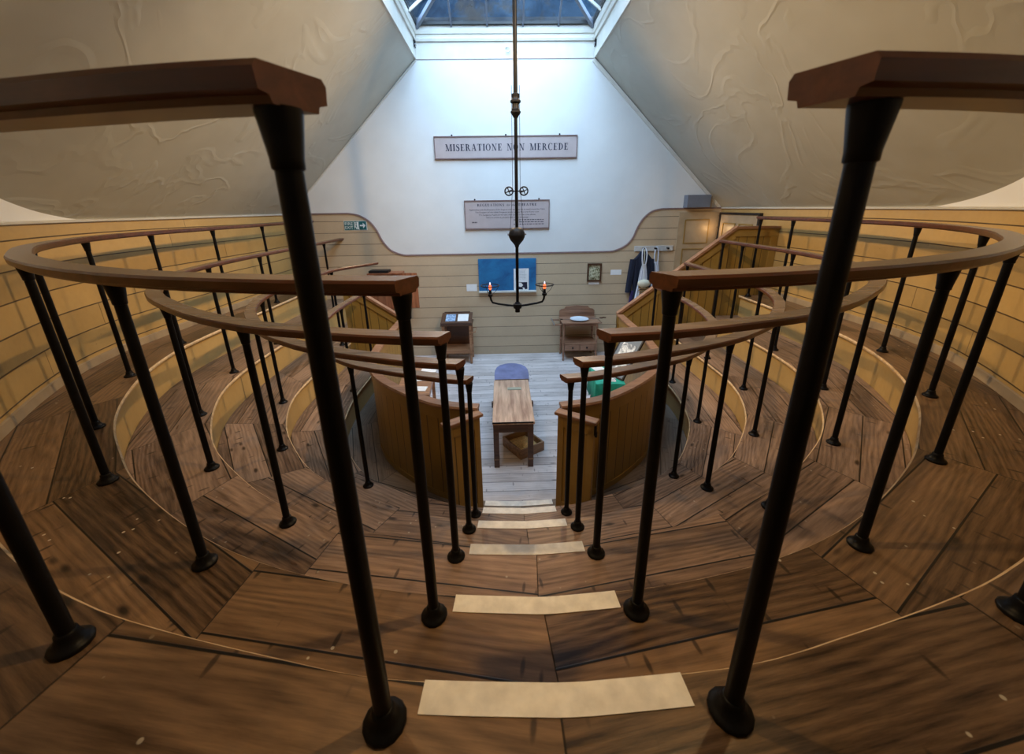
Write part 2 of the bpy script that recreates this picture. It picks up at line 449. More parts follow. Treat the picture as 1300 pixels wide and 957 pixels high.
# ------------------------------------------------------------------ tiers
def half_of(c, side):
    i = min(range(len(c)), key=lambda k: abs(c[k][0] - XC) + (10 if c[k][1] > 3.0 else 0))
    return (c[:i + 1][::-1] if side < 0 else c[i:])
def tread_mesh(inner, outer, z, joints, seed, thick=.03, over=.018):
    """boards between the inner edge and the outer curve, mitred at the joints"""
    V = []; F = []; UB = []; UJ = []
    rnd = random.Random(seed)
    for side in (-1, 1):
        ic = Curve(offset(half_of(inner, side), -over * side)); oc = Curve(half_of(outer, side))
        js = [0] + [j for j in joints if j < ic.len - .3] + [ic.len]
        for a, b in zip(js, js[1:]):
            n = max(2, int((b - a) / .08)); fr = [a + (b - a) * k / n for k in range(n + 1)]
            I = [ic.at(q) for q in fr]; O = [oc.at(oc.len * q / ic.len) for q in fr]
            dx, dy = I[-1][0] - I[0][0], I[-1][1] - I[0][1]; l = math.hypot(dx, dy); dx /= l; dy /= l
            u0 = 20 * rnd.randint(1, 30) + 6; v0 = rnd.uniform(-.03, .03) - .02
            nx, ny = -dy, dx
            if (O[0][0] - I[0][0]) * nx + (O[0][1] - I[0][1]) * ny < 0: nx, ny = -nx, -ny
            m = len(V)
            for k in range(n + 1):
                for P in (I[k], O[k]): V.append((P[0], P[1], z))
                for P in (I[k], O[k]): V.append((P[0], P[1], z - thick))
            def ub(P): return (u0 + (P[0] - I[0][0]) * dx + (P[1] - I[0][1]) * dy, v0 + (P[0] - I[0][0]) * nx + (P[1] - I[0][1]) * ny)
            for k in range(n):
                q = m + 4 * k
                for quad in ((0, 4, 5, 1), (2, 3, 7, 6), (0, 2, 6, 4), (1, 5, 7, 3)):
                    idx = [q + i for i in quad]
                    if side < 0: idx = idx[::-1]; quad = quad[::-1]
                    F.append(tuple(idx))
                    for i in quad:
                        kk = k + (1 if i >= 4 else 0); P = (I, O)[i % 2][kk]
                        UB.append(ub(P))
                        w = math.dist(I[kk], I[0]); UJ.append((max(0, fr[kk] - a), max(0, b - fr[kk])))
            F.append((m, m + 1, m + 3, m + 2)); UB += [(u0, v0)] * 4; UJ += [(1, 1)] * 4
            e = m + 4 * n; F.append((e, e + 2, e + 3, e + 1)); UB += [(u0, v0)] * 4; UJ += [(1, 1)] * 4
    me = bpy.data.meshes.new('tread'); me.from_pydata(V, [], F)
    a = me.uv_layers.new(name='board'); b = me.uv_layers.new(name='joint')
    for i, (p, q) in enumerate(zip(UB, UJ)): a.data[i].uv = p; b.data[i].uv = q
    me.update(); return me

ORD = ['A', 'B', 'C', 'D', 'E', 'F']
TLAB = {
 'A': 'nearest and highest curved wooden tier, dark boards at the bottom edge of the view',
 'B': 'broad dark boarded tier along the foot of the side walls, second from the viewer',
 'C': 'third boarded tier from the viewer, one step below the one along the walls',
 'D': 'fourth curved boarded tier down, between the third tier and the innermost railed tier',
 'E': 'innermost railed wooden tier, just outside the passage around the curved fence'}
JO = {'A': [.95, 1.9], 'B': [.95, 2.05, 3.1, 4.3, 5.5, 6.8], 'C': [.9, 1.75, 2.6, 3.5, 4.6, 5.7], 'D': [.75, 1.6, 2.35, 3.2, 4.3], 'E': [.65, 1.35, 2.1, 3.0, 4.1]}
# outer limit of each tread
def merge_outer():
    out = {}
    a = RINGS['A']['c']; L = half_of(a, -1)[::-1]; R = half_of(a, 1)[1:]
    wl = [p for p in half_of(WALL, -1) if p[1] > 1.62 and p[0] < -2]; wr = [p for p in half_of(WALL, 1) if p[1] > 1.62 and p[0] > 2]
    wr = [p for p in wr if p[1] <= YP]
    out['B'] = resamp(offset(wl[::-1], -.006) + L + R + offset(wr, -.006), .05)
    return out
OUT = merge_outer()
OUT['A'] = resamp([(XC - 2.50, 1.50), (XC - 2.22, .75), (XC - 1.9, .06), (XC - 1.45, -.5), (XC - .85, -.82), (XC, -.87), (XC + .85, -.82), (XC + 1.45, -.5), (XC + 1.9, .06), (XC + 2.22, .75), (XC + 2.50, 1.50)], .05)
for a, b in zip(ORD[1:], ORD[2:]): OUT[b] = RINGS[a]['c']
def tier(k):
    r = RINGS[k]; z = r['z']; nxt = {'A': 'B', 'B': 'C', 'C': 'D', 'D': 'E', 'E': 'F'}[k]
    zn = RINGS[nxt]['z']
    t = empty('standing_tier', (0, 0, 0), 0, TLAB[k], 'standing tier', 'curved standing tiers')
    me = tread_mesh(r['c'], OUT[k], z, JO[k], ord(k)); me.materials.append(M['tread' if k in 'AB' else 'tread_in'])
    link('tread', me, t)
    m = MB(); sweep(m, r['c'], [(.030, z - .031), (.004, z - .031), (.004, zn - .04 if k != 'A' else zn + .001), (.030, zn - .04 if k != 'A' else zn + .001)])
    o = m.build('riser', 'riser', t); wall_uv(o, r['c'])
    m = MB(); sweep(m, r['c'], [(-.021, z - .003), (-.026, z - .012), (-.022, z - .026), (-.0185, z - .028), (-.0185, z - .001)])
    m.build('nosing', 'nosing', t, smooth=True)
    # white painted strip on the stair
    c = Curve(r['c'])
    xl, xr = -.215 + .05, .375 - .05
    a = c.near((xl, r['p'][0][1] + .01)); b = c.near((xr, r['p'][0][1] + .01))
    mid = c.near((XC, r['p'][0][1]))
    m = MB()
    sweep(m, c.sub(a, b, .03), [(-.021, z + .0008), (-.021, z + .0022), (.034, z + .0022), (.034, z + .0008)])
    tag(m.build('step_marking', 'strip', t), 'worn white painted strip on the stair edge')
    return t
for k in 'ABCDE': tier(k)

# passage floor around the fence (lowest step) and operating floor
me = tread_mesh(RINGS['F']['c'], OUT['F'], -2.18, [1.2, 2.2, 3.2], 5, over=.0)
me.materials.append(M['passage']); o = link('floor_passage', me); struct(o)
m = MB(); sweep(m, RINGS['F']['c'], [(.02, -2.212), (.001, -2.212), (.001, ZF + .002), (.02, ZF + .002)])
o = m.build('trim_1', 'riser'); wall_uv(o, RINGS['F']['c']); struct(o)
cF = Curve(RINGS['F']['c']); m = MB()
sweep(m, cF.sub(cF.near((-.17, 2.61)), cF.near((.35, 2.61)), .03), [(.001, -2.1785), (.001, -2.177), (.055, -2.177), (.055, -2.1785)])
struct(m.build('trim_2', 'strip'))
def board_quad(name, x0, x1, y0, y1, z, mat, thick=.05, rot=False):
    me = bpy.data.meshes.new(name)
    V = [(x0, y0, z), (x1, y0, z), (x1, y1, z), (x0, y1, z), (x0, y0, z - thick), (x1, y0, z - thick), (x1, y1, z - thick), (x0, y1, z - thick)]
    me.from_pydata(V, [], [(0, 1, 2, 3), (7, 6, 5, 4), (0, 4, 5, 1), (1, 5, 6, 2), (2, 6, 7, 3), (3, 7, 4, 0)])
    a = me.uv_layers.new(name='board'); b = me.uv_layers.new(name='joint')
    for lp in me.loops:
        c = me.vertices[lp.vertex_index].co
        a.data[lp.index].uv = (c.x + 46, c.y) if not rot else (c.y + 46, c.x); b.data[lp.index].uv = (1, 1)
    me.materials.append(M[mat]); return link(name, me)
struct(board_quad('floor', XC - 3.36, XC + 3.36, -.95, YW, ZF, 'floor'))

# ------------------------------------------------------------------ shell
def zs(x):
    w = abs(x - XC)
    return 1.98 if w <= 1.265 else 1.98 - (w - 1.265) * (1.98 - ZC) / (3.36 - 1.265)
for side, nm in ((-1, 'wall_left'), (1, 'wall_right')):
    pts = half_of(WALL, side)
    V = []; F = []; mi = []
    for p in pts:
        for z in (ZF, ZC, max(zs(p[0]), ZC + .0005)): V.append((p[0], p[1], z))
    for p in [(a[0] + side * .0, a[1]) for a in offset(pts, .10 * side)]:
        for z in (ZF, ZC, max(zs(p[0]) + .0, ZC + .0005)): V.append((p[0], p[1], z))
    n = len(pts); mb = MB()
    for i in range(n - 1):
        for k in (0, 1):
            q = (3 * i + k, 3 * i + 3 + k, 3 * i + 4 + k, 3 * i + 1 + k)
            F.append(q if side > 0 else q[::-1]); mi.append(k)
            q2 = tuple(j + 3 * n for j in q)
            F.append(q2[::-1] if side > 0 else q2); mi.append(1)
    mb.v = V; mb.f = F; mb.mi = mi
    o = mb.build(nm, ['wains_side', 'white'], smooth=True); wall_uv(o, pts); struct(o)
    m = MB(); sweep(m, [p for p in pts if p[1] > .2], [(-side * .001, ZC - .012), (-side * .022, ZC - .010), (-side * .026, ZC + .004), (-side * .001, ZC + .010)])
    struct(m.build('trim_3' if side < 0 else 'trim_4', 'trimw', smooth=True))
    # flat batten under the bead and dirty skirting where the tier meets the wall
    q = [p for p in pts if p[1] > 1.75 and (side < 0 or p[1] < YP)]
    m = MB(); sweep(m, q, [(-side * .001, -1.118), (-side * .014, -1.118), (-side * .012, -1.06), (-side * .001, -1.055)])
    struct(m.build('baseboard_left' if side < 0 else 'baseboard_right', 'panel'))

XL, XR = XC - 3.36, XC + 3.36
m = MB().prism([(XL, ZF), (XR, ZF), (XR, ZC), (XC + 1.265, 1.98), (XC + 1.265, 2.36), (XC - 1.265, 2.36), (XC - 1.265, 1.98), (XL, ZC)], .1, 'y', YW)
struct(m.build('wall_back', 'white'))
# boarded wainscot on the back wall with its S-curved top
SL = [(XL + .002, ZC), (-2.36, ZC), (-2.20, -.075), (-2.05, -.165), (-1.95, -.30), (-1.88, -.46), (-1.76, -.61), (-1.58, -.685), (-1.45, -.692)]
SR = [(1.68, -.688), (1.82, -.675), (2.0, -.59), (2.10, -.47), (2.15, -.34), (2.23, -.20), (2.36, -.085), (2.52, ZC), (XR - .002, ZC)]
def cm(P): return [P[0]] + catmull(P[1:], 6) if P is SL else catmull(P[:-1], 6) + [P[-1]]
top = cm(SL) + cm(SR)
m = MB().prism([(XL + .002, ZF + .002), (XR - .002, ZF + .002)] + top[::-1], .022, 'y', YW - .022)
struct(m.build('trim_5', 'wains'))
m = MB(); T = resamp(top, .04)
nv = normals(T); V = []
for (x, z), (nx, nz) in zip(T, nv):
    for o, y in ((.010, YW - .001), (.010, YW - .030), (-.010, YW - .034), (-.012, YW - .001)): V.append((x - nx * o, y, z - nz * o))
F = [(4 * i + k, 4 * i + 4 + k, 4 * i + 4 + (k + 1) % 4, 4 * i + (k + 1) % 4) for i in range(len(T) - 1) for k in range(4)]
m.add(V, F + [(0, 1, 2, 3), tuple(4 * (len(T) - 1) + k for k in (3, 2, 1, 0))]); struct(m.build('trim_6', 'signframe'))

# ceiling: two plaster slopes and the flat strip in front of the skylight
SKY0 = 2.3
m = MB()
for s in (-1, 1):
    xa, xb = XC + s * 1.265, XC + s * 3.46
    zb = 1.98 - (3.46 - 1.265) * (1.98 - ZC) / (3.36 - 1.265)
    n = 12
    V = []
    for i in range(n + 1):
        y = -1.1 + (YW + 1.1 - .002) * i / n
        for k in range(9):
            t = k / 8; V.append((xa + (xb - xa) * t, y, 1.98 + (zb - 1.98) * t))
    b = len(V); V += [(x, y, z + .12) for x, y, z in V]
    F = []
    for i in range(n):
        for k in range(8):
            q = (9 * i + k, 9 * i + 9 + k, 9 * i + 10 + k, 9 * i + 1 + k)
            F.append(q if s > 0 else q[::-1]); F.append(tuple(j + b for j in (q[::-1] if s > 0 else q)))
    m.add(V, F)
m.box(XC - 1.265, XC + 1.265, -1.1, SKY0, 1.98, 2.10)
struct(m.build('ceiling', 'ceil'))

# skylight well: upright boards and stepped moulding on the curb
m = MB()
prof = [(1.98, .0), (2.185, .0), (2.185, .022), (2.215, .030), (2.235, .012), (2.265, .012), (2.27, .030), (2.30, .036), (2.36, .036)]
def well(a, b, nrm):
    (x0, y0), (x1, y1) = a, b
    for (z0, d0), (z1, d1) in zip(prof, prof[1:]):
        for q in ([(x0 + nrm[0] * d0, y0 + nrm[1] * d0, z0), (x1 + nrm[0] * d0, y1 + nrm[1] * d0, z0), (x1 + nrm[0] * d1, y1 + nrm[1] * d1, z1), (x0 + nrm[0] * d1, y0 + nrm[1] * d1, z1)],):
            m.add(q, [(0, 1, 2, 3)])
    m.add([(x0, y0, 1.98), (x1, y1, 1.98), (x1 - nrm[0] * .08, y1 - nrm[1] * .08, 1.98), (x0 - nrm[0] * .08, y0 - nrm[1] * .08, 1.98)], [(0, 1, 2, 3)])
    m.add([(x0 - nrm[0] * .08, y0 - nrm[1] * .08, 1.98), (x1 - nrm[0] * .08, y1 - nrm[1] * .08, 1.98), (x1 - nrm[0] * .08, y1 - nrm[1] * .08, 2.36), (x0 - nrm[0] * .08, y0 - nrm[1] * .08, 2.36)], [(0, 1, 2, 3)])
WL_, WR_ = XC - 1.245, XC + 1.245
well((WL_, SKY0), (WL_, YW - .002), (1, 0)); well((WR_, YW - .002), (WR_, SKY0), (-1, 0)); well((WR_, SKY0), (WL_, SKY0), (0, 1)); well((WL_, YW - .004), (WR_, YW - .004), (0, -1))
struct(m.build('trim_7', 'trimw'))
# cream cable trunking down the right gable edge, thin bead on the left
for s, w, nm in ((1, .022, 'trim_8'), (-1, .006, 'trim_9')):
    x0, z0, x1, z1 = XC + s * 1.25, 1.975, XC + s * 3.33, ZC + .03
    L = math.hypot(x1 - x0, z1 - z0); nx, nz = (z1 - z0) / L * s, -(x1 - x0) / L * s
    nx, nz = -abs(nx) * s, -abs(nz)
    P = [(x0, z0), (x1, z1), (x1 + nx * w * 2, z1 + nz * w * 2), (x0 + nx * w * 2, z0 + nz * w * 2)]
    struct(MB().prism(P, .024, 'y', YW - .026).build(nm, 'trimw'))
m = MB().box(WL_, WR_, YW - .006, YW - .003, 1.975, 1.982); struct(m.build('trim_10', 'signframe'))

# the glazed lantern
win = empty('window_1', (XC, 4.4, 2.36), 0, None, None); struct(win)
K = .72; zt = 2.36; hx = 1.215; y0, y1 = SKY0 + .03, YW - .035; ridge = zt + hx * K
def loc(v): return (v[0] - XC, v[1] - 4.4, v[2] - 2.36)
def glass(quad):
    a = MB(); n = (Vector(quad[1]) - Vector(quad[0])).cross(Vector(quad[2]) - Vector(quad[0])).normalized()
    k = len(quad); v = [Vector(loc(q)) for q in quad]; v += [p + n * .005 for p in v]
    a.add(v, [tuple(range(k)), tuple(range(2 * k - 1, k - 1, -1))] + [(i, (i + 1) % k, k + (i + 1) % k, k + i) for i in range(k)])
    a.build('glass', 'glass', win)
A_, B_, C_, D_ = (XC - hx, y1, zt), (XC + hx, y1, zt), (XC + hx, y0, zt), (XC - hx, y0, zt)
Rb, Rf = (XC, y1 - hx, ridge), (XC, y0 + hx, ridge)
glass([A_, B_, Rb]); glass([B_, C_, Rf, Rb]); glass([C_, D_, Rf]); glass([D_, A_, Rb, Rf])
def bar(p, q, w=.016, h=.03, name='glazing_bar', mat='iron_dull'):
    a = MB(); p = Vector(loc(p)); q = Vector(loc(q)); d = (q - p).normalized()
    s_ = d.cross(Vector((0, 0, 1))).normalized() * w; u = s_.cross(d).normalized() * h
    if u.z > 0: u = -u
    v = [p - s_, p + s_, p + s_ + u, p - s_ + u, q - s_, q + s_, q + s_ + u, q - s_ + u]
    a.add(v, [(0, 1, 2, 3), (7, 6, 5, 4), (0, 4, 5, 1), (1, 5, 6, 2), (2, 6, 7, 3), (3, 7, 4, 0)]); a.build(name, mat, win)
for c_, r_ in ((A_, Rb), (B_, Rb), (C_, Rf), (D_, Rf)): bar(c_, r_, .022, .05, 'hip_bar', 'boxgrey')
bar(Rb, Rf, .03, .06, 'ridge_beam', 'trimw')
for k in range(1, 5):
    x = XC - hx + 2 * hx * k / 5
    h = (hx - abs(x - XC))
    bar((x, y1, zt), (x, y1 - h, zt + h * K), .012, .03, 'glazing_bar', 'boxgrey'); bar((x, y0, zt), (x, y0 + h, zt + h * K), .012, .03, 'glazing_bar', 'boxgrey')
for s in (-1, 1):
    for k in range(1, 9):
        y = y1 - .47 * k
        if y < y0 + .1: break
        h = min(hx, y1 - y, y - y0)
        bar((XC + s * hx, y, zt), (XC + s * (hx - h), y, zt + h * K), .012, .03, 'glazing_bar', 'trimw')
a = MB()
for x0_, x1_, ya, yb in ((-hx - .03, hx + .03, y1 - .05 - 4.4, y1 + .033 - 4.4), (-hx - .03, hx + .03, y0 - .03 - 4.4, y0 + .02 - 4.4), (-hx - .03, -hx + .02, y0 - 4.4, y1 - 4.4), (hx - .02, hx + .03, y0 - 4.4, y1 - 4.4)):
    a.box(x0_, x1_, ya, yb, .0, .075)
a.build('window_frame', 'black', win)
MBb = MB().box(-hx - .02, hx + .02, 3.86 - 4.4, 3.94 - 4.4, .0, .07); MBb.build('tie_beam', 'trimw', win)

# ------------------------------------------------------------------ railings
PH = .948
def lathe_mesh(prof, name, mat, seg=14):
    me = bpy.data.meshes.new(name); b = MB().lathe(prof, seg); me.from_pydata([tuple(v) for v in b.v], [], b.f)
    me.materials.append(M[mat]); me.polygons.foreach_set('use_smooth', [True] * len(me.polygons)); me.set_sharp_from_angle(angle=math.radians(50)); me.update(); return me
SHAFT = lathe_mesh([(.0150, 0), (.0150, .40), (.0140, PH - .05)], 'post', 'iron')
CAPI = lathe_mesh([(.0142, PH - .058), (.0165, PH - .056), (.0168, PH - .046), (.0225, PH - .006), (.0225, PH)], 'capital', 'iron')
FLAN = lathe_mesh([(.037, 0), (.038, .006), (.035, .010), (.030, .013), (.025, .018), (.020, .030), (.019, .038), (.0152, .041)], 'base_flange', 'iron')
def railing(k, side, posts, label, y_end=None):
    r = RINGS[k]; z = r['z']
    full_c = Curve(offset(full(r['p'], None, None), .048))
    gx = -.215 if side < 0 else .375
    a = full_c.near((gx, r['p'][0][1] - .04)); over = (.026 if side < 0 else .058) if k == 'A' else (.024 if side < 0 else .042)
    if y_end is None: b = full_c.near(posts[-1]) + side * .04
    else: b = full_c.near(y_end)
    root = empty('guard_railing', (posts[0][0], full_c.at(a)[1], z), 0, label, 'railing', 'curved iron and timber railings')
    ox, oy = root.location.x, root.location.y
    pts = full_c.sub(a - side * over, b, .04)
    P = [(p[0] - ox, p[1] - oy) for p in pts]
    m = MB(); h = PH
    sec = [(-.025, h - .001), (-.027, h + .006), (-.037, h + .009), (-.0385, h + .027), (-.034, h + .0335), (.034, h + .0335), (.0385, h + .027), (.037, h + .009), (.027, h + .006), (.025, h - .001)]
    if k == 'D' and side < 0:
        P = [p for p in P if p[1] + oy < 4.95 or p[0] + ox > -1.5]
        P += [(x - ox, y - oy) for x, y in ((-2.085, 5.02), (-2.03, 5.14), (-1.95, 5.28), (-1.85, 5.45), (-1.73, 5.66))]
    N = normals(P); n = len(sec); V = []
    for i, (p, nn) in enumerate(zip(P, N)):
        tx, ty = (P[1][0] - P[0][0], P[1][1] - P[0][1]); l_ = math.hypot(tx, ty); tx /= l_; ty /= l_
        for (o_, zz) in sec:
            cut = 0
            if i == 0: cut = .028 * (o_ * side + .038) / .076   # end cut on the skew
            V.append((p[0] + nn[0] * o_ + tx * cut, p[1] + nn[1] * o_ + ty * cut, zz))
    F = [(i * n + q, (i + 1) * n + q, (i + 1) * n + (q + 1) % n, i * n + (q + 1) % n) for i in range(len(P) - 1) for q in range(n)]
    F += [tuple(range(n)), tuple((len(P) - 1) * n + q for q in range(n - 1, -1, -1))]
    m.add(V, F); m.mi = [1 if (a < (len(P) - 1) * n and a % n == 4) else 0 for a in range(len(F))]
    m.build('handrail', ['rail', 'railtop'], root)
    for q in posts:
        s = full_c.near(q); c = full_c.at(s)
        p = link('post', SHAFT, root, (c[0] - ox, c[1] - oy, 0)); link('capital', CAPI, p); link('base_flange', FLAN, p)
    return root
ringword = {'A': 'nearest', 'B': 'second', 'C': 'third', 'D': 'fourth', 'E': 'innermost'}
PL = {
 'A': [(-.222, .46), (-.92, .60), (-1.75, .97)],
 'B': [(-.22, .85), (-1.03, 1.06), (-1.77, 1.53), (-2.27, 2.02), (-2.74, 2.76), (-2.90, 3.53), (-2.93, 4.31), (-2.94, 5.2), (-2.94, 6.05)],
 'C': [(-.22, 1.33), (-1.04, 1.54), (-1.70, 1.99), (-2.2, 2.66), (-2.5, 3.47), (-2.5, 4.3), (-2.5, 5.11), (-2.5, 5.9)],
 'D': [(-.21, 1.77), (-1.03, 2.0), (-1.66, 2.6), (-2.04, 3.38), (-2.1, 4.24), (-2.1, 5.02)],
 'E': [(-.21, 2.18), (-1.02, 2.5), (-1.5, 3.25), (-1.7, 4.17), (-1.7, 4.9)]}
PR = {
 'A': [(.385, .46), (1.10, .64), (1.95, .97)],
 'B': [(.37, .85), (1.21, 1.07), (1.96, 1.52), (2.59, 2.15), (3.02, 2.92), (3.14, 3.75), (3.15, 4.45), (3.15, 5.02)],
 'C': [(.37, 1.33), (1.27, 1.56), (1.99, 2.10), (2.51, 2.85), (2.72, 3.75), (2.73, 4.60), (2.73, 5.02)],
 'D': [(.38, 1.77), (1.24, 2.04), (1.88, 2.64), (2.27, 3.43), (2.31, 4.25), (2.31, 5.02)],
 'E': [(.39, 2.18), (1.23, 2.54), (1.78, 3.30), (1.91, 4.19), (1.91, 4.95)]}
RL = {('A', -1): 'dark timber handrail crossing the upper left, nearest of the left railings',
 ('A', 1): 'dark timber handrail crossing the upper right, nearest of the right railings',
 ('B', -1): 'widest left railing sweeping out beside the yellow side wall, on black iron posts',
 ('B', 1): 'widest right railing sweeping out beside the yellow side wall, on black iron posts',
 ('C', -1): 'left railing on the third tier, one step inside the widest one',
 ('C', 1): 'right railing on the third tier, one step inside the widest one',
 ('D', -1): 'left railing on the fourth tier, next but one to the curved fence',
 ('D', 1): 'right railing on the fourth tier, next but one to the curved fence',
 ('E', -1): 'smallest left railing, closest to the left curved fence',
 ('E', 1): 'smallest right railing, closest to the right curved fence'}
for k in 'ABCDE':
    for s, P in ((-1, PL[k]), (1, PR[k])):
        ye = None
        if s < 0 and k in 'BC': ye = (XC - {'B': 3.03, 'C': 2.61}[k], 6.57)
        if s < 0 and k == 'D': ye = (XC - 2.2, 5.5)
        if k == 'A': ye = (XC + s * 2.46, 1.52)
        railing(k, s, P, RL[(k, s)], ye)

# ------------------------------------------------------------------ curved fences round the operating floor
FZ0, FZ1 = -2.178, -1.365
def fence(side):
    c = offset(RINGS['F']['c'], .022); cc = Curve(c)
    a = cc.near((-.19 if side < 0 else .395, 2.62)); b = cc.near((XC + side * 1.42, YP - .03))
    pts = cc.sub(a, b, .04)
    root = empty('curved_fence', (pts[0][0], pts[0][1], FZ0), 0, ('left' if side < 0 else 'right') + ' hand curved boarded fence with timber cap, ' + ('beside the brown table of papers' if side < 0 else 'beside the green covered table'), 'fence', 'curved fences around the operating floor')
    ox, oy = pts[0]; P = [(p[0] - ox, p[1] - oy) for p in pts]; h = FZ1 - FZ0
    m = MB(); sweep(m, P, [(.012, 0), (.012, h), (-.012, h), (-.012, 0)]); o = m.build('boarding', 'fence', root, smooth=True); wall_uv(o, P)
    m = MB(); sweep(m, P, [(.020, h - .10), (.020, h), (-.020, h), (-.020, h - .10)]); m.build('top_rail', 'panel_dk', root, smooth=True)
    m = MB(); sweep(m, P, [(.018, 0), (.018, .05), (-.018, .05), (-.018, 0)]); m.build('bottom_rail', 'panel_dk', root, smooth=True)
    m = MB(); sweep(m, P, [(-.040, h), (-.043, h + .012), (-.036, h + .026), (.036, h + .026), (.043, h + .012), (.040, h)]); m.build('cap', 'cap', root, smooth=True)
    return root
fence(-1); fence(1)
def gate(side):
    x0 = -.19 if side < 0 else .378; x1 = -.40 if side < 0 else .60
    y0_, y1_ = 2.528, 2.375
    L = math.hypot(x1 - x0, y1_ - y0_); ang = math.atan2(y1_ - y0_, x1 - x0)
    root = empty('stair_wing_panel', (x0, y0_, FZ0), ang, 'short panelled wing at the ' + ('left' if side < 0 else 'right, with a black latch,') + ' side of the stair foot', 'panel', 'wing panels at the foot of the stair')
    h = .80
    t = .018
    a = MB().box(0, .045, -t, t, 0, h).box(L - .045, L, -t, t, 0, h).box(.045, L - .045, -t, t, h - .09, h).box(.045, L - .045, -t, t, 0, .08)
    a.build('frame', 'panel_dk', root, bevel=.002)
    a = MB().box(.045, L - .045, -.008, .008, .08, h - .09); o = a.build('boards', 'fence', root)
    lay = o.data.uv_layers.new(name='wall')
    for lp in o.data.loops:
        cc = o.data.vertices[lp.vertex_index].co; lay.data[lp.index].uv = (cc.x * .9 + .03, cc.z)
    a = MB().box(-.02, L + .02, -.038, .038, h, h + .024); a.build('cap', 'cap', root, bevel=.006)
    if side > 0:
        a = MB().box(L - .004, L + .012, -.012, .012, h - .085, h - .01).box(L + .004, L + .018, -.006, .006, h - .10, h - .06); a.build('latch', 'iron_dull', root)
gate(-1); gate(1)

# boarded partitions at the ends of the tiers
def partition(side):
    if side > 0: pts = [(1.505, -1.365), (2.93, -.285), (XR - .004, -.285)]
    else: pts = [(-1.315, -1.365), (-2.035, -.87), (-2.035, -.87)]
    lab = 'tall boarded partition closing the right ends of the tiers, cap rising up to the side wall' if side > 0 else 'boarded partition with descending cap behind the left railings, in front of the red cabinet'
    root = empty('boarded_partition', (pts[0][0], YP + .03, ZF), 0, lab, 'partition', 'boarded partitions beside the tiers')
    ox, oy, oz = root.location
    poly = [(pts[0][0], ZF), (pts[0][0], pts[0][1]), (pts[1][0], pts[1][1])] + ([(pts[2][0], pts[2][1]), (pts[2][0], ZF)] if side > 0 else [(pts[1][0], ZF)])
    P = [(x - ox, z - oz) for x, z in poly]
    o = MB().prism(P, .022, 'y', 0).build('boarding', 'fence', root)
    lay = o.data.uv_layers.new(name='wall')
    for lp in o.data.loops:
        cc = o.data.vertices[lp.vertex_index].co; lay.data[lp.index].uv = (cc.x, cc.z)
    segs = [(pts[0], pts[1])] + ([(pts[1], pts[2])] if side > 0 else [])
    for nm, d0, d1, ya, yb, mt in (('cap', 0, .028, -.030, .050, 'cap'), ('top_rail', -.095, -.001, -.012, .034, 'panel_dk')):
        a = MB()
        for (xa, za), (xb, zb) in segs:
            xa, za, xb, zb = xa - ox, za - oz, xb - ox, zb - oz
            k = 1 / math.cos(math.atan2(zb - za, xb - xa)) if zb != za else 1; k = abs(k)
            a.prism([(xa, za + d0 * k), (xb, zb + d0 * k), (xb, zb + d1 * k), (xa, za + d1 * k)], yb - ya, 'y', ya)
        a.build(nm, mt, root)
    if side < 0:
        a = MB().box(pts[1][0] - ox - .0, pts[1][0] - ox + .06, -.012, .034, 0, pts[1][1] - oz - .16); a.build('end_post', 'panel_dk', root)
    else:
        a = MB().box(XR - .09 - ox, XR - .006 - ox, -.012, .034, 0, pts[2][1] - oz - .097); a.build('end_post', 'panel_dk', root)
partition(1); partition(-1)

# ------------------------------------------------------------------ doors
def panelled(w, h, t, root, cols=1, nm='door_leaf', rows=((.06, .10, .40),)):
    a = MB().box(0, w, 0, t, 0, h); a.build(nm, 'panel', root, bevel=.003)
d = empty('door_1', (2.80, YW - .024, ZF)); struct(d)
a = MB().box(0, .62, -.012, 0, 0, 2.30); a.build('door_leaf', 'panel', d, bevel=.002)
for z0, z1 in ((1.82, 2.19), (1.02, 1.74), (.15, .92)):
    a = MB()
    x0_, x1_ = .10, .49; w_ = .012
    a.box(x0_, x1_, -.022, -.0125, z0, z0 + w_).box(x0_, x1_, -.022, -.0125, z1 - w_, z1).box(x0_, x0_ + w_, -.022, -.0125, z0 + w_, z1 - w_).box(x1_ - w_, x1_, -.022, -.0125, z0 + w_, z1 - w_)
    a.build('panel_moulding', 'panel_dk', d)
d = empty('door_2', (XR - .004, 5.50, ZF)); struct(d)
a = MB().box(-.035, 0, .03, 1.0, 0, 2.26); a.build('door_leaf', 'panel', d, bevel=.003)
a = MB().box(-.05, 0, 0, .03, 0, 2.29).box(-.05, 0, 1.0, 1.03, 0, 2.29).box(-.05, 0, .03, 1.0, 2.262, 2.29); a.build('door_frame', 'black', d)
for z0, z1 in ((1.75, 2.14), (1.0, 1.65), (.15, .9)):
    for y0_, y1_ in ((.13, .47), (.56, .90)):
        a = MB(); w_ = .014
        a.box(-.048, -.0355, y0_, y1_, z0, z0 + w_).box(-.048, -.0355, y0_, y1_, z1 - w_, z1).box(-.048, -.0355, y0_, y0_ + w_, z0 + w_, z1 - w_).box(-.048, -.0355, y1_ - w_, y1_, z0 + w_, z1 - w_)
        a.build('panel_moulding', 'panel_dk', d)

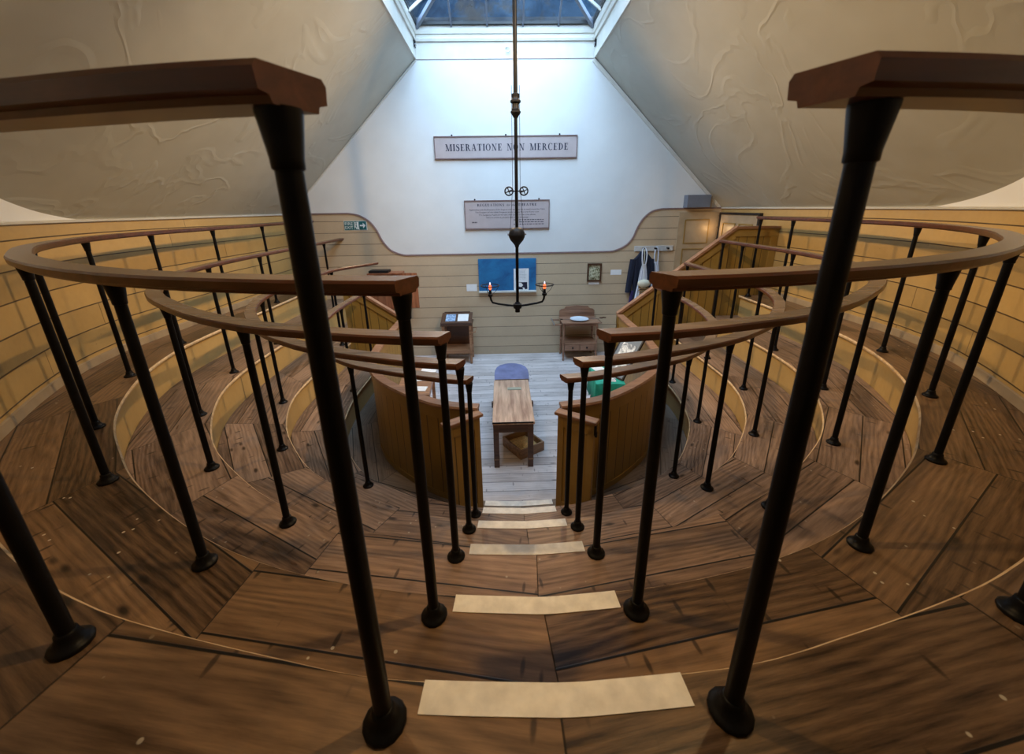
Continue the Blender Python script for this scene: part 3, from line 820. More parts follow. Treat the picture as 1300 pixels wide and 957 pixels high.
# ------------------------------------------------------------------ lettering
def arc(cx, cy, rx, ry, irx, iry, a0, a1, n=18):
    out = []
    for i in range(n):
        t0 = math.radians(a0 + (a1 - a0) * i / n); t1 = math.radians(a0 + (a1 - a0) * (i + 1) / n)
        out.append([(cx + rx * math.cos(t0), cy + ry * math.sin(t0)), (cx + rx * math.cos(t1), cy + ry * math.sin(t1)), (cx + irx * math.cos(t1), cy + iry * math.sin(t1)), (cx + irx * math.cos(t0), cy + iry * math.sin(t0))])
    return out
def R4(x0, x1, y0, y1): return [(x0, y0), (x1, y0), (x1, y1), (x0, y1)]
TK, TN = .22, .08
def stem(x, w=TK, sr=.07): return [R4(x, x + w, 0, 1), R4(x - sr, x + w + sr, 0, TN), R4(x - sr, x + w + sr, 1 - TN, 1)]
def dia(xa, xb, w, y0=0, y1=1): return [[(xa, y0), (xa + w, y0), (xb + w, y1), (xb, y1)]]
def glyph(c):
    if c == 'I': return stem(.08), .35
    if c == 'H': return stem(.08) + stem(.60) + [R4(.2, .65, .47, .53)], .87
    if c == 'L': return stem(.08) + [R4(.2, .66, 0, TN), R4(.61, .66, 0, .28)], .70
    if c == 'E': return stem(.08) + [R4(.2, .66, 0, TN), R4(.61, .66, 0, .28), R4(.2, .64, 1 - TN, 1), R4(.59, .64, .74, 1), R4(.2, .5, .47, .53), R4(.46, .5, .37, .63)], .70
    if c == 'T': return stem(.30) + [R4(.0, .79, 1 - TN, 1), R4(0, .05, .74, 1), R4(.74, .79, .74, 1)], .79
    if c == 'N': return [R4(.12, .18, 0, 1), R4(0, .3, 0, TN), R4(0, .2, 1 - TN, 1), R4(.72, .78, 0, 1), R4(.62, .9, 1 - TN, 1)] + dia(.60, .08, .2), .92
    if c == 'M': return [R4(.12, .18, 0, 1), R4(0, .3, 0, TN), R4(0, .2, 1 - TN, 1), R4(1.0, 1.1, 1 - TN, 1)] + dia(.44, .08, .2) + dia(.5, .84, .06) + stem(.84), 1.12
    if c == 'A': return dia(.08, .36, .06) + dia(.60, .34, .2) + [R4(.2, .62, .28, .34), R4(0, .24, 0, TN), R4(.5, .88, 0, TN)], .86
    if c == 'U': return [R4(.10, .29, .3, 1), R4(0, .39, 1 - TN, 1), R4(.64, .70, .3, 1), R4(.54, .82, 1 - TN, 1)] + arc(.40, .32, .30, .33, .13, .26, 180, 360), .82
    if c == 'D': return stem(.08) + arc(.24, .5, .56, .5, .36, .44, -90, 90), .84
    if c == 'R': return stem(.08) + arc(.26, .73, .40, .27, .21, .21, -90, 90, 12) + dia(.62, .34, .2, 0, .5) + [R4(.6, .9, 0, TN)], .86
    if c == 'O': return arc(.42, .5, .42, .52, .23, .46, 0, 360, 28), .86
    if c == 'C': return arc(.42, .5, .42, .52, .23, .46, 48, 312, 24) + [R4(.68, .73, .68, 1)], .78
    if c == 'G': return arc(.42, .5, .42, .52, .23, .46, 48, 320, 24) + [R4(.68, .73, .68, 1), R4(.60, .78, 0, .42), R4(.52, .86, .38, .44)], .86
    if c == 'S':
        P = [(.56, .80), (.46, .95), (.30, .97), (.16, .88), (.13, .74), (.24, .60), (.38, .50), (.50, .38), (.52, .22), (.42, .06), (.26, .02), (.12, .10), (.05, .22)]
        W = [.03, .03, .04, .06, .09, .105, .11, .105, .09, .06, .04, .03, .03]
        Q = catmull(P, 3); out = []; n = len(Q)
        wv = [W[min(len(W) - 1, int(i / 3))] for i in range(n)]
        N = normals(Q)
        for i in range(n - 1):
            a, b = Q[i], Q[i + 1]; w0, w1 = wv[i], wv[i + 1]
            out.append([(a[0] + N[i][0] * w0, a[1] + N[i][1] * w0), (a[0] - N[i][0] * w0, a[1] - N[i][1] * w0), (b[0] - N[i + 1][0] * w1, b[1] - N[i + 1][1] * w1), (b[0] + N[i + 1][0] * w1, b[1] + N[i + 1][1] * w1)])
        return out + [R4(.53, .58, .68, 1), R4(.03, .08, 0, .32)], .62
    return [], .45
def letters(mb, text, x0, x1, zb, h, y, gap=.16):
    tot = sum(glyph(c)[1] + gap for c in text) - gap; sx = (x1 - x0) / tot; x = x0
    for c in text:
        g, w = glyph(c)
        for q in g: mb.add([(x + a * sx, y, zb + b * h) for a, b in q], [(0, 1, 2, 3)])
        x += (w + gap) * sx
def text_mesh(txt, size, loc_, name, mat, parent, width=None, align='LEFT', shear=0):
    cu = bpy.data.curves.new('t', 'FONT'); cu.body = txt; cu.size = size; cu.shear = shear; cu.resolution_u = 3
    o = bpy.data.objects.new('t', cu); C.objects.link(o)
    dg = bpy.context.evaluated_depsgraph_get(); me = bpy.data.meshes.new_from_object(o.evaluated_get(dg))
    bpy.data.objects.remove(o)
    xs = [v.co.x for v in me.vertices]; w = max(xs) - min(xs); k = (width / w) if width else 1
    off = {'LEFT': 0, 'CENTER': -w / 2, 'RIGHT': -w}[align] - min(xs)
    for v in me.vertices: v.co = ((v.co.x + off) * k, 0, v.co.y)
    me.materials.clear(); me.materials.append(M[mat]); me.update()
    return link(name, me, parent, loc_)

def framed_sign(x0, x1, z0, z1, label):
    root = empty('wall_sign', ((x0 + x1) / 2, YW, z0), 0, label, 'sign'); w = (x1 - x0) / 2; h = z1 - z0
    MB().box(-w + .012, w - .012, -.016, -.001, .012, h - .012).build('board', 'sign', root)
    a = MB().box(-w, w, -.026, -.001, h - .014, h).box(-w, w, -.03, -.001, 0, .016).box(-w, -w + .012, -.024, -.001, .016, h - .014).box(w - .012, w, -.024, -.001, .016, h - .014)
    a.build('frame', 'signframe', root)
    for hx_ in (-w * .75, w * .75) + ((0,) if w > .8 else ()):
        MB().lathe([(.008, 0), (.014, .008), (.008, .022)], 8, None, (hx_, -.012, h)).build('hanging_eye', 'iron_dull', root)
    return root, w, h
r, w, h = framed_sign(-.965, 1.155, .70, 1.012, 'long upper wall sign reading MISERATIONE NON MERCEDE high on the white wall')
for wd, xa, xb in (('MISERATIONE', -w + .165, -w + 1.00), ('NON', -w + 1.075, -w + 1.335), ('MERCEDE', -w + 1.415, w - .135)):
    a = MB(); letters(a, wd, xa, xb, .112, .092, -.0175); a.build('lettering', 'ink', r)
r, w, h = framed_sign(-.565, .755, -.312, .118, 'lower wall sign headed REGULATIONS for the THEATRE with small lines of text')
for wd, xa, xb in (('REGULATIONS', -w + .20, -w + .615), ('THEATRE', -w + .83, w - .20)):
    a = MB(); letters(a, wd, xa, xb, h - .088, .036, -.0175); a.build('lettering', 'ink', r)
text_mesh('for', .045, (-w + .655, -.0175, h - .088), 'lettering', 'ink', r, .06, 'LEFT', .3)
text_mesh('the', .045, (-w + .735, -.0175, h - .088), 'lettering', 'ink', r, .06, 'LEFT', .3)
for t, zz, ww in (('Apprentices and the Dressers of the Surgeon who operates are to stand round the Table', .148, 1.17), ('The Dressers of the other Surgeons are to occupy the three front rows', .187, .99), ('The Surgeons Pupils are to take their places in the rows above', .226, .88), ('Visitors are admitted by permission of the Surgeon who operates', .266, .66)):
    text_mesh(t, .03, (0, -.0175, h - zz), 'lettering', 'ink', r, ww, 'CENTER')
a = MB()
for zz, x0_ in ((.300, .10), (.332, .14), (.365, .10)):
    x = x0_
    while x < w - .1:
        l = random.uniform(.02, .05); a.box(x, x + l, -.0178, -.0172, h - zz, h - zz + .010); x += l + .012
x = -w + .11
for q in range(4): a.box(x, x + .014, -.0178, -.0172, h - .335, h - .317); x += .021
tag(a.build('small_print', 'ink', r), 'tiny signature lines, too small to read')

# fire exit sign
r = empty('exit_sign', (-2.265, YW - .022, -.297), 0, 'small green FIRE EXIT sign with running figure and arrow on the back wall', 'sign')
MB().box(-.176, .176, -.006, -.001, 0, .142).build('plate', 'signwhite', r)
MB().box(-.170, -.022, -.008, -.0062, .006, .136).box(-.018, .055, -.008, -.0062, .006, .136).box(.059, .170, -.008, -.0062, .006, .136).build('panel', 'teal', r)
text_mesh('FIRE', .062, (-.158, -.0088, .078), 'lettering', 'signwhite', r, .122)
text_mesh('EXIT', .062, (-.158, -.0088, .022), 'lettering', 'signwhite', r, .122)
a = MB()
a.prism([(.07, .060), (.118, .060), (.118, .030), (.160, .071), (.118, .112), (.118, .082), (.07, .082)], .0006, 'y', -.0094)
a.build('arrow', 'signwhite', r)
a = MB(); a.box(.024, .050, -.0094, -.0088, .016, .126); a.build('door_symbol', 'signwhite', r)
a = MB()
a.prism([(.002 + .011 * math.cos(t * math.pi / 5), .112 + .011 * math.sin(t * math.pi / 5)) for t in range(10)], .0006, 'y', -.0094)
a.prism([(-.006, .098), (.010, .098), (.004, .060), (-.010, .060)], .0006, 'y', -.0094)
a.prism([(-.010, .062), (.002, .062), (.020, .040), (.014, .018), (.006, .022), (.008, .036)], .0006, 'y', -.0094)
a.prism([(-.010, .062), (-.002, .060), (-.008, .036), (-.015, .030), (-.014, .040)], .0006, 'y', -.0094)
a.prism([(.008, .096), (.024, .082), (.022, .074), (.006, .088)], .0006, 'y', -.0094)
a.build('running_figure', 'signwhite', r)
# fire alarm
r = empty('fire_alarm', (XL + .004, 6.42, -.075), 0, 'small red fire alarm on the left wall near the back corner', 'alarm')
MB().box(.0, .035, -.045, .045, -.045, .045).build('housing', 'red', r, bevel=.008)
MB().lathe([(.026, 0), (.024, .012), (.004, .016)], 14, Matrix.Rotation(math.pi / 2, 4, 'Y'), (.035, 0, 0)).build('sounder', 'red', r)

# ------------------------------------------------------------------ things on the back wall
YB = YW - .023
r = empty('notice_board', (.082, YB, -1.315), 0, 'blue chalkboard on the back wall behind the hanging lamp', 'board')
MB().box(-.466, .466, -.022, -.001, .03, .545).build('board', 'bluebd', r)
MB().box(-.470, .470, -.062, -.001, 0, .03).build('ledge', 'trimw', r, bevel=.003)
r = empty('printed_poster', (.307, YB - .0235, -1.282), 0, 'white poster with a dark engraving at its foot, standing on the blue board ledge', 'poster')
MB().box(-.122, .122, -.003, 0, 0, .352).build('sheet', 'paper', r)
a = MB()
for k in range(9): a.box(-.095, random.uniform(.06, .095), -.0037, -.0031, .325 - k * .018, .3275 - k * .018)
tag(a.build('small_print', 'mount', r), 'rows of small grey text')
a = MB().prism([(-.10, .01), (-.05, .02), (-.04, .06), (0, .05), (.03, .08), (.0, .12), (-.09, .13), (.095, .13), (.10, .02), (.06, .01), (.05, .04), (.02, .045), (.03, .01)], .0006, 'y', -.0038)
a.build('engraving', 'ink', r)
def label_card(x, z, w, h, lab, depth=.002, y=YB):
    tag(MB().box(-w / 2, w / 2, -depth, 0, 0, h).build('label_card', 'paper', None, loc=(x, y - .001, z)), lab, 'label')
label_card(-.505, -1.29, .17, .115, 'white label card left of the blue chalkboard')
label_card(1.86, -1.065, .178, .085, 'white label card right of the small gilt picture')
label_card(1.50, -1.215, .175, .042, 'narrow white caption card directly under the small gilt picture', .006)
r = empty('framed_picture', (1.50, YB, -1.165), 0, 'small dark framed gilt relief picture on the back wall', 'picture')
w, h = .115, .295
MB().box(-w, w, -.03, -.001, 0, .028).box(-w, w, -.03, -.001, h - .028, h).box(-w, -w + .024, -.03, -.001, .028, h - .028).box(w - .024, w, -.03, -.001, .028, h - .028).build('frame', 'dark_oak', r)
MB().box(-w + .024, w - .024, -.012, -.001, .028, h - .028).build('picture', 'gilt', r)
a = MB()
for (cx, cz, rx, rz_) in ((0, .14, .035, .085), (-.02, .09, .04, .05), (.015, .20, .022, .022), (.04, .11, .018, .05)): a.sphere((cx, -.013, cz), 1, 10, 6, (rx, .008, rz_))
a.build('relief_figure', 'gilt', r, smooth=True)
# peg rail, coat, aprons
r = empty('peg_rail', (2.44, YB, -.690), 0, 'grey wooden peg rail on the back wall holding coat and aprons', 'peg rail')
MB().box(-.31, .31, -.024, -.001, 0, .082).build('rail', mat_plain('peg_rail_grey', (.50, .50, .49), .5), r, bevel=.003)
PEGX = (-.175, .015, .215)
for x in PEGX: MB().lathe([(.012, 0), (.010, .04), (.017, .052), (.016, .06), (.006, .064)], 10, Matrix.Rotation(math.pi / 2, 4, 'X'), (x, -.024, .045)).build('peg', 'iron_dull', r)
def cloth(outl, y0, amp, freq, n=22, thick=.02, mat=None):
    """outline rows: (z, xleft, xright) from top to bottom -> folded hanging cloth with thickness"""
    a = MB(); V = []; rows = []
    for i in range((len(outl) - 1) * 4 + 1):
        k = min(i // 4, len(outl) - 2); t = i / 4 - k
        rows.append(tuple(outl[k][d] + (outl[k + 1][d] - outl[k][d]) * t for d in range(3)))
    R = len(rows)
    for face in (0, 1):
        for i, (z, xa, xb) in enumerate(rows):
            for j in range(n + 1):
                t = j / n; g = amp * (.35 + .65 * i / R)
                y = y0 - thick * face * (1 - (2 * t - 1) ** 6) - g * (.5 + .5 * math.sin(freq * t * 2 * math.pi + .6 * math.sin(i * .4)))
                V.append((xa + (xb - xa) * t, y, z))
    W = n + 1; F = []
    for i in range(R - 1):
        for j in range(n):
            q = (i * W + j, i * W + j + 1, (i + 1) * W + j + 1, (i + 1) * W + j); F.append(q[::-1]); F.append(tuple(x + R * W for x in q))
    for i in range(R - 1):
        F.append((i * W, (i + 1) * W, (i + 1) * W + R * W, i * W + R * W)); F.append((i * W + n, i * W + n + R * W, (i + 1) * W + n + R * W, (i + 1) * W + n))
    F.append(tuple(range(n, -1, -1)) + tuple(R * W + j for j in range(n + 1)))
    F.append(tuple((R - 1) * W + j for j in range(n + 1)) + tuple(2 * R * W - W + j for j in range(n, -1, -1)))
    a.add(V, F); return a
r = empty('frock_coat', (2.265, YB - .03, -1.62), 0, 'dark navy frock coat hanging from the peg rail behind the white aprons', 'coat')
cloth([(.93, -.045, .05), (.87, -.09, .10), (.80, -.155, .165), (.60, -.15, .19), (.30, -.13, .20), (.02, -.15, .20)], -.012, .018, 3, thick=.035).build('body', 'navy', r, smooth=True)
cloth([(.81, -.20, -.10), (.60, -.225, -.12), (.40, -.24, -.14), (.27, -.248, -.15)], -.012, .008, 1, 10, thick=.045).build('sleeve', 'navy', r, smooth=True)
cloth([(.81, .10, .19), (.60, .14, .225), (.40, .16, .24), (.27, .17, .25)], -.012, .008, 1, 10, thick=.045).build('sleeve', 'navy', r, smooth=True)
cloth([(.30, -.16, -.02), (.02, -.185, -.04)], -.020, .01, 2, 8, thick=.02).build('lining', 'purple', r, smooth=True)
r = empty('surgeon_apron', (2.27, YB - .100, -1.58), 0, 'long white apron hanging by a looped neck strap over the navy coat', 'apron', )
cloth([(.70, -.028, .034), (.58, -.055, .055), (.40, -.075, .080), (.15, -.11, .10), (.0, -.14, .12)], -.012, .018, 4, thick=.006).build('bib', 'cloth', r, smooth=True)
a = MB()
for s in (-1, 1):
    a.tube([(0, .026, .948), (s * .02, .020, .938), (s * .034, .0, .90), (s * .038, -.014, .84), (s * .034, -.020, .76), (s * .024, -.024, .69)], .009, 8)
a.build('neck_strap', 'cloth', r, smooth=True)
r = empty('surgeon_apron', (2.475, YB - .062, -1.45), 0, 'narrow folded white apron on the right, beside the navy coat', 'apron')
cloth([(.60, -.030, .045), (.48, -.045, .06), (.25, -.045, .075), (.05, -.045, .08)], -.010, .02, 3, thick=.006).build('bib', 'cloth', r, smooth=True)
a = MB()
for s in (-1, 1): a.tube([(0, -.004, .832), (s * .020, -.006, .80), (s * .030, -.010, .72), (s * .030, -.018, .58)], .009, 8)
a.build('neck_strap', 'cloth', r, smooth=True)
r = empty('cloth_bundle', (2.27, YB - .195, -1.48), 0, 'cream padded cloth cap with brown bands hanging in front of the long white apron', 'bundle')
a = MB().sphere((0, 0, .30), 1, 18, 10, (.105, .045, .066)); a.build('cap', 'cream', r, smooth=True)
for k, (dz, ww, xo) in enumerate(((.232, .075, 0), (.195, .062, -.01), (.158, .066, .005), (.118, .052, -.012), (.08, .06, -.02), (.045, .045, -.03))):
    T = [(xo + ww * math.cos(t * math.pi / 9), .026 * math.sin(t * math.pi / 9), dz + .010 * math.sin(t * math.pi / 9 + k)) for t in range(19)]
    MB().tube(T, .011, 6).build('band', 'band', r, smooth=True)
MB().tube([(.0, .02, .345), (.0, .030, .45), (-.01, .05, .60), (-.0, .075, .74), (0, .118, .848)], .004, 6).build('cord', 'cream', r)

# grey box on the wainscot top
r = empty('grey_box', (3.055, YW - .003, ZC + .011), 0, 'grey metal box standing on the wainscot top at the right corner of the white wall', 'box')
MB().box(-.20, .165, -.14, 0, 0, .185).build('case', 'boxgrey', r, bevel=.005)
MB().box(.166, .20, -.10, 0, 0, .180).build('end_cap', 'panel', r)
r = empty('ceiling_hook', (.147, YW - .004, 2.06), 0, 'small white hook under the skylight curb, left of the lamp pipe', 'hook')
MB().tube([(-.03, -.004, .045), (-.025, -.03, .05), (.02, -.03, .045), (.03, -.03, .02), (.0, -.03, -.01), (-.035, -.03, .0)], .008, 8).build('hook', 'trimw', r, smooth=True)

# spotlights in the skylight corners
for s, lab in ((-1, 'small lit spotlight in the left back corner of the skylight well'), (1, 'small lit spotlight in the right back corner of the skylight well')):
    x = XC + s * 1.243; r = empty('spotlight', (x, 6.50, 2.12), 0, lab, 'spotlight')
    MB().box(min(0, -s * .02), max(0, -s * .02), -.03, .03, -.03, .05).build('bracket', 'iron_dull', r)
    rot = Matrix.Rotation(s * 2.2, 4, 'Y')
    MB().lathe([(.022, 0), (.026, .02), (.032, .055), (.028, .055)], 14, rot, (-s * .022, 0, .01)).build('lamp_head', 'steel', r, smooth=True)
    v = rot @ Vector((0, 0, .056)); MB().sphere((v.x - s * .022, v.y, v.z + .01), .022, 10, 6).build('bulb', 'bulb', r, smooth=True)

# ------------------------------------------------------------------ hanging gas lamp
LX, LY = .144, 3.90
r = empty('gas_chandelier', (LX, LY, -.967), 0, 'tall black iron gas lamp hanging on a long pipe over the operating table', 'lamp')
Z = lambda z: z + .967
ZT = 2.36
MB().tube([(0, 0, Z(.85)), (0, 0, Z(ZT))], .0185, 12).build('upper_pipe', 'iron', r, smooth=True)
MB().tube([(0, 0, Z(-.88)), (0, 0, Z(.85))], .0150, 12).build('lower_pipe', 'iron', r, smooth=True)
MB().lathe([(.019, Z(.735)), (.024, Z(.745)), (.036, Z(.765)), (.044, Z(.772)), (.044, Z(.785)), (.034, Z(.79)), (.036, Z(.80)), (.030, Z(.81)), (.030, Z(.845)), (.045, Z(.852)), (.045, Z(.866)), (.036, Z(.872)), (.030, Z(.885)), (.034, Z(.90)), (.034, Z(.915)), (.020, Z(.922))], 16).build('pipe_joint', 'iron_dull', r, smooth=True)
for s in (-1, 1):
    p = MB(); c = (s * .068, 0, Z(.144))
    p.lathe([(.030, -.006), (.040, -.008), (.040, .008), (.030, .006)], 18, Matrix.Rotation(math.pi / 2, 4, 'X'), c)
    w_ = MB()
    ring = []
    for k in range(19): ring.append((c[0] + .036 * math.cos(k * math.pi / 9), 0, c[2] + .036 * math.sin(k * math.pi / 9)))
    w_.tube(ring, .0065, 8)
    for k in range(4):
        t = k * math.pi / 2 + .4; w_.tube([c, (c[0] + .034 * math.cos(t), 0, c[2] + .034 * math.sin(t))], .0042, 6)
    w_.sphere(c, .009); w_.build('pulley_wheel', 'iron_dull', r, smooth=True)
    MB().tube([(0, 0, Z(.144)), c], .006, 6).build('pulley_arm', 'iron_dull', r)
    MB().tube([(s * .034, 0, Z(.98)), (s * .034, 0, Z(.16)), (s * .040, 0, Z(.10)), (s * .062, 0, Z(-.215))], .0022, 5).build('cord', 'iron_dull', r)
MB().lathe([(.018, Z(-.352)), (.022, Z(-.335)), (.040, Z(-.312)), (.060, Z(-.290)), (.073, Z(-.262)), (.078, Z(-.240)), (.077, Z(-.236)), (.074, Z(-.222)), (.066, Z(-.200)), (.050, Z(-.182)), (.030, Z(-.173)), (.018, Z(-.172))], 22).build('counterweight', 'iron_dull', r, smooth=True)
MB().tube([(-.088, 0, Z(-.236)), (.088, 0, Z(-.236))], .008, 8).build('crossbar', 'steel', r)
MB().lathe([(.012, Z(-.985)), (.024, Z(-.983)), (.024, Z(-.945)), (.040, Z(-.943)), (.042, Z(-.90)), (.030, Z(-.898)), (.020, Z(-.880))], 14).build('hub', 'iron_dull', r, smooth=True)
for s in (-1, 1):
    X = s * .266
    MB().tube([(0, 0, Z(-.925)), (s * .09, 0, Z(-.912)), (s * .19, 0, Z(-.897)), (s * .245, 0, Z(-.882)), (X - s * .006, 0, Z(-.855)), (X, 0, Z(-.815))], .0105, 10).build('arm', 'iron', r, smooth=True)
    MB().lathe([(.016, Z(-.825)), (.024, Z(-.815)), (.024, Z(-.80)), (.015, Z(-.795)), (.012, Z(-.755))], 12, None, (X, 0, 0)).build('burner', 'iron_dull', r, smooth=True)
    MB().lathe([(.006, Z(-.755)), (.014, Z(-.742)), (.014, Z(-.725)), (.008, Z(-.71)), (.002, Z(-.700))], 10, None, (X, 0, 0)).build('flame', 'flame', r, smooth=True)
    MB().lathe([(.006, Z(-.705)), (.007, Z(-.695)), (.002, Z(-.68))], 10, None, (X, 0, 0)).build('flame_tip', 'flametip', r, smooth=True)
    ring = [(X + .088 * math.cos(k * math.pi / 14), .088 * math.sin(k * math.pi / 14), Z(-.714)) for k in range(29)]
    MB().tube(ring, .005, 6).build('gallery_ring', 'iron_dull', r, smooth=True)
    w_ = MB()
    for k in range(3):
        t = k * 2 * math.pi / 3 + .1; w_.tube([(X + .018 * math.cos(t), .018 * math.sin(t), Z(-.80)), (X + .06 * math.cos(t), .06 * math.sin(t), Z(-.765)), (X + .088 * math.cos(t), .088 * math.sin(t), Z(-.714))], .0025, 5)
    w_.build('gallery_support', 'iron_dull', r)

# ------------------------------------------------------------------ operating table
r = empty('operating_table', (.075, 3.34, ZF), 0, 'old wooden operating table in the middle of the floor with a blue padded head end', 'table')
x0_, x1_ = -.198, .188; H = .50
MB().box(x0_, x1_ + .012, 0, .98, H - .028, H).build('table_top', 'tabletop', r, bevel=.004)
MB().box(x0_ + .012, x1_ - .012, .01, .025, H - .115, H - .029).box(x0_ + .012, x0_ + .03, .025, .96, H - .115, H - .029).box(x1_ - .03, x1_ - .012, .025, .96, H - .115, H - .029).box(x0_ + .03, x1_ - .03, .945, .96, H - .115, H - .029).build('apron', 'dark_oak', r)
for x, y in ((x0_, 0), (x1_ - .058, 0), (x0_, .90), (x1_ - .058, .90)):
    lg = MB().box(x + .006, x + .058, y + .004, y + .056, 0, H - .029).build('leg', 'dark_oak', r, bevel=.003)
    MB().box(x + .004, x + .060, y + .002, y + .058, .085, .10).build('leg_band', 'pinewood', lg)
MB().box(x0_, x1_, -.006, .0, H - .012, H + .002).build('front_edging', 'iron_dull', r)
poly = [(-.185, .985), (.205, .985), (.212, 1.15), (.208, 1.28), (.185, 1.38), (.14, 1.45), (.07, 1.495), (.0, 1.505), (-.06, 1.49), (-.125, 1.445), (-.165, 1.375), (-.185, 1.27), (-.19, 1.15)]
MB().prism(poly, .03, 'z', H - .030).build('head_pad', 'pad', r, bevel=.006)
MB().box(-.185, .205, .975, .990, H - .032, H + .004).build('pad_edge', 'dark_oak', r)
for x in (-.12, .13): MB().box(x, x + .03, 1.0, 1.42, H - .055, H - .031).build('head_bearer', 'dark_oak', r)
MB().box(-.045, .105, .70, .76, H + .0005, H + .006).build('name_plate', 'brass', r)
for x in (x0_ - .016, x1_ + .012): MB().box(x, x + .016, .41, .45, H - .06, H - .005).build('side_cleat', 'dark_oak', r)

# sawdust box under the table
r = empty('sawdust_box', (.145, 3.46, ZF), math.radians(33), 'low wooden box of sawdust lying askew under the operating table', 'box')
W_, D_b, hb = .30, .33, .105
MB().box(0, W_, 0, .018, 0, hb).box(0, W_, D_b - .018, D_b, 0, hb).box(0, .018, .018, D_b - .018, 0, hb).box(W_ - .018, W_, .018, D_b - .018, 0, hb).build('sides', 'pinewood', r, bevel=.002)
MB().box(.018, W_ - .018, .018, D_b - .018, .002, .014).build('bottom', 'pinewood', r)
V = []; N_ = 12
for i in range(N_ + 1):
    for j in range(N_ + 1):
        u, v = i / N_, j / N_; d_ = 1 - min(1, math.hypot(u - .35, v - .4) * 1.25)
        V.append((.019 + (W_ - .038) * u, .019 + (D_b - .038) * v, .030 + .052 * d_ + random.uniform(-.003, .003)))
a = MB(); a.add(V, [(i * (N_ + 1) + j, (i + 1) * (N_ + 1) + j, (i + 1) * (N_ + 1) + j + 1, i * (N_ + 1) + j + 1) for i in range(N_) for j in range(N_)])
o = a.build('sawdust', 'saw', None, smooth=True, loc=r.location); o.rotation_euler = r.rotation_euler
o['kind'] = 'stuff'; o['label'] = 'heap of yellow sawdust filling the low box under the table'; o['category'] = 'sawdust'

# ------------------------------------------------------------------ washstands at the back wall
def turned(h, r0=.016):
    return [(r0 * .5, 0), (r0 * .8, .02), (r0 * .6, .05), (r0, .08), (r0, h * .18), (r0 * .7, h * .2), (r0 * 1.1, h * .24), (r0 * .65, h * .3), (r0 * .8, h * .5), (r0 * .65, h * .62), (r0 * 1.1, h * .66), (r0 * .7, h * .7), (r0, h * .74), (r0, h)]
r = empty('washstand', (1.235, 6.16, ZF), 0, 'right hand pine washstand with drawers, turned legs and shaped backboard', 'washstand')
w = .285; H = .655
for x in (-w + .018, w - .018):
    for y in (.018, .36): MB().lathe(turned(H - .02, .018), 10, None, (x, y, 0)).build('leg', 'washw', r, smooth=True)
MB().box(-w - .015, w + .015, -.02, .395, H - .02, H).build('top', 'washw', r, bevel=.003)
MB().box(-w + .036, w - .036, .01, .026, H - .065, H - .021).build('front_rail', 'washw', r)
MB().box(-w + .01, w - .01, .01, .37, .285, .30).build('shelf', 'washw', r)
MB().box(-w + .036, w - .036, .03, .36, .165, .284).build('drawer_case', 'washw', r)
for s in (-1, 1):
    dr = MB().box(min(s * .004, s * (w - .04)), max(s * .004, s * (w - .04)), .012, .029, .172, .278).build('drawer', 'washw', r, bevel=.003)
    MB().sphere((s * .115, .002, .225), .015, 10, 6).build('knob', 'iron_dull', dr, smooth=True)
P = [(-w - .01, H), (w + .01, H), (w + .01, H + .10), (w - .02, H + .13), (w - .07, H + .14), (w - .10, H + .175), (0, H + .19), (-w + .10, H + .175), (-w + .07, H + .14), (-w + .02, H + .13), (-w - .01, H + .10)]
MB().prism(P, .018, 'y', .376).build('backboard', 'washw', r)
for y in (.03, .33): MB().box(-w - .155, -w - .0155, y, y + .02, H - .055, H - .033).build('towel_bracket', 'washw', r)
MB().tube([(-w - .14, .0, H - .03), (-w - .14, .38, H - .03)], .010, 8).build('towel_rail', 'metal', r)
MB().tube([(w + .016, .04, H - .03), (w + .06, .04, H - .03), (w + .06, .33, H - .03), (w + .016, .33, H - .03)], .007, 8).build('towel_rail', 'washw', r)
r = empty('china_plate', (1.235, 6.31, ZF + H), 0, 'blue white china plate on the right washstand', 'plate')
MB().lathe([(.06, 0), (.10, .006), (.145, .022), (.150, .026), (.140, .026), (.10, .014), (.02, .010)], 26).build('plate', 'china', r, smooth=True)
r = empty('bone_saw', (1.44, 6.37, ZF + H), .0, 'long steel surgical saw lying on the right washstand behind the plate', 'saw')
MB().prism([(-.07, -.018), (.14, -.016), (.14, .016), (-.07, .020)], .003, 'z', .004).build('blade', 'steel', r)
MB().tube([(.14, 0, .012), (.18, 0, .012), (.21, .015, .014), (.25, .0, .013)], [.010, .013, .012, .009], 8).build('handle', 'dark_oak', r, smooth=True)
r = empty('surgical_knife', (1.03, 6.34, ZF + H), .05, 'short steel knife lying left of the plate on the right washstand', 'knife')
MB().prism([(-.06, -.010), (.05, -.010), (.055, .0), (-.06, .012)], .003, 'z', .003).build('blade', 'steel', r)
MB().tube([(-.06, 0, .009), (-.10, 0, .010)], [.007, .009], 8).build('handle', 'iron_dull', r)

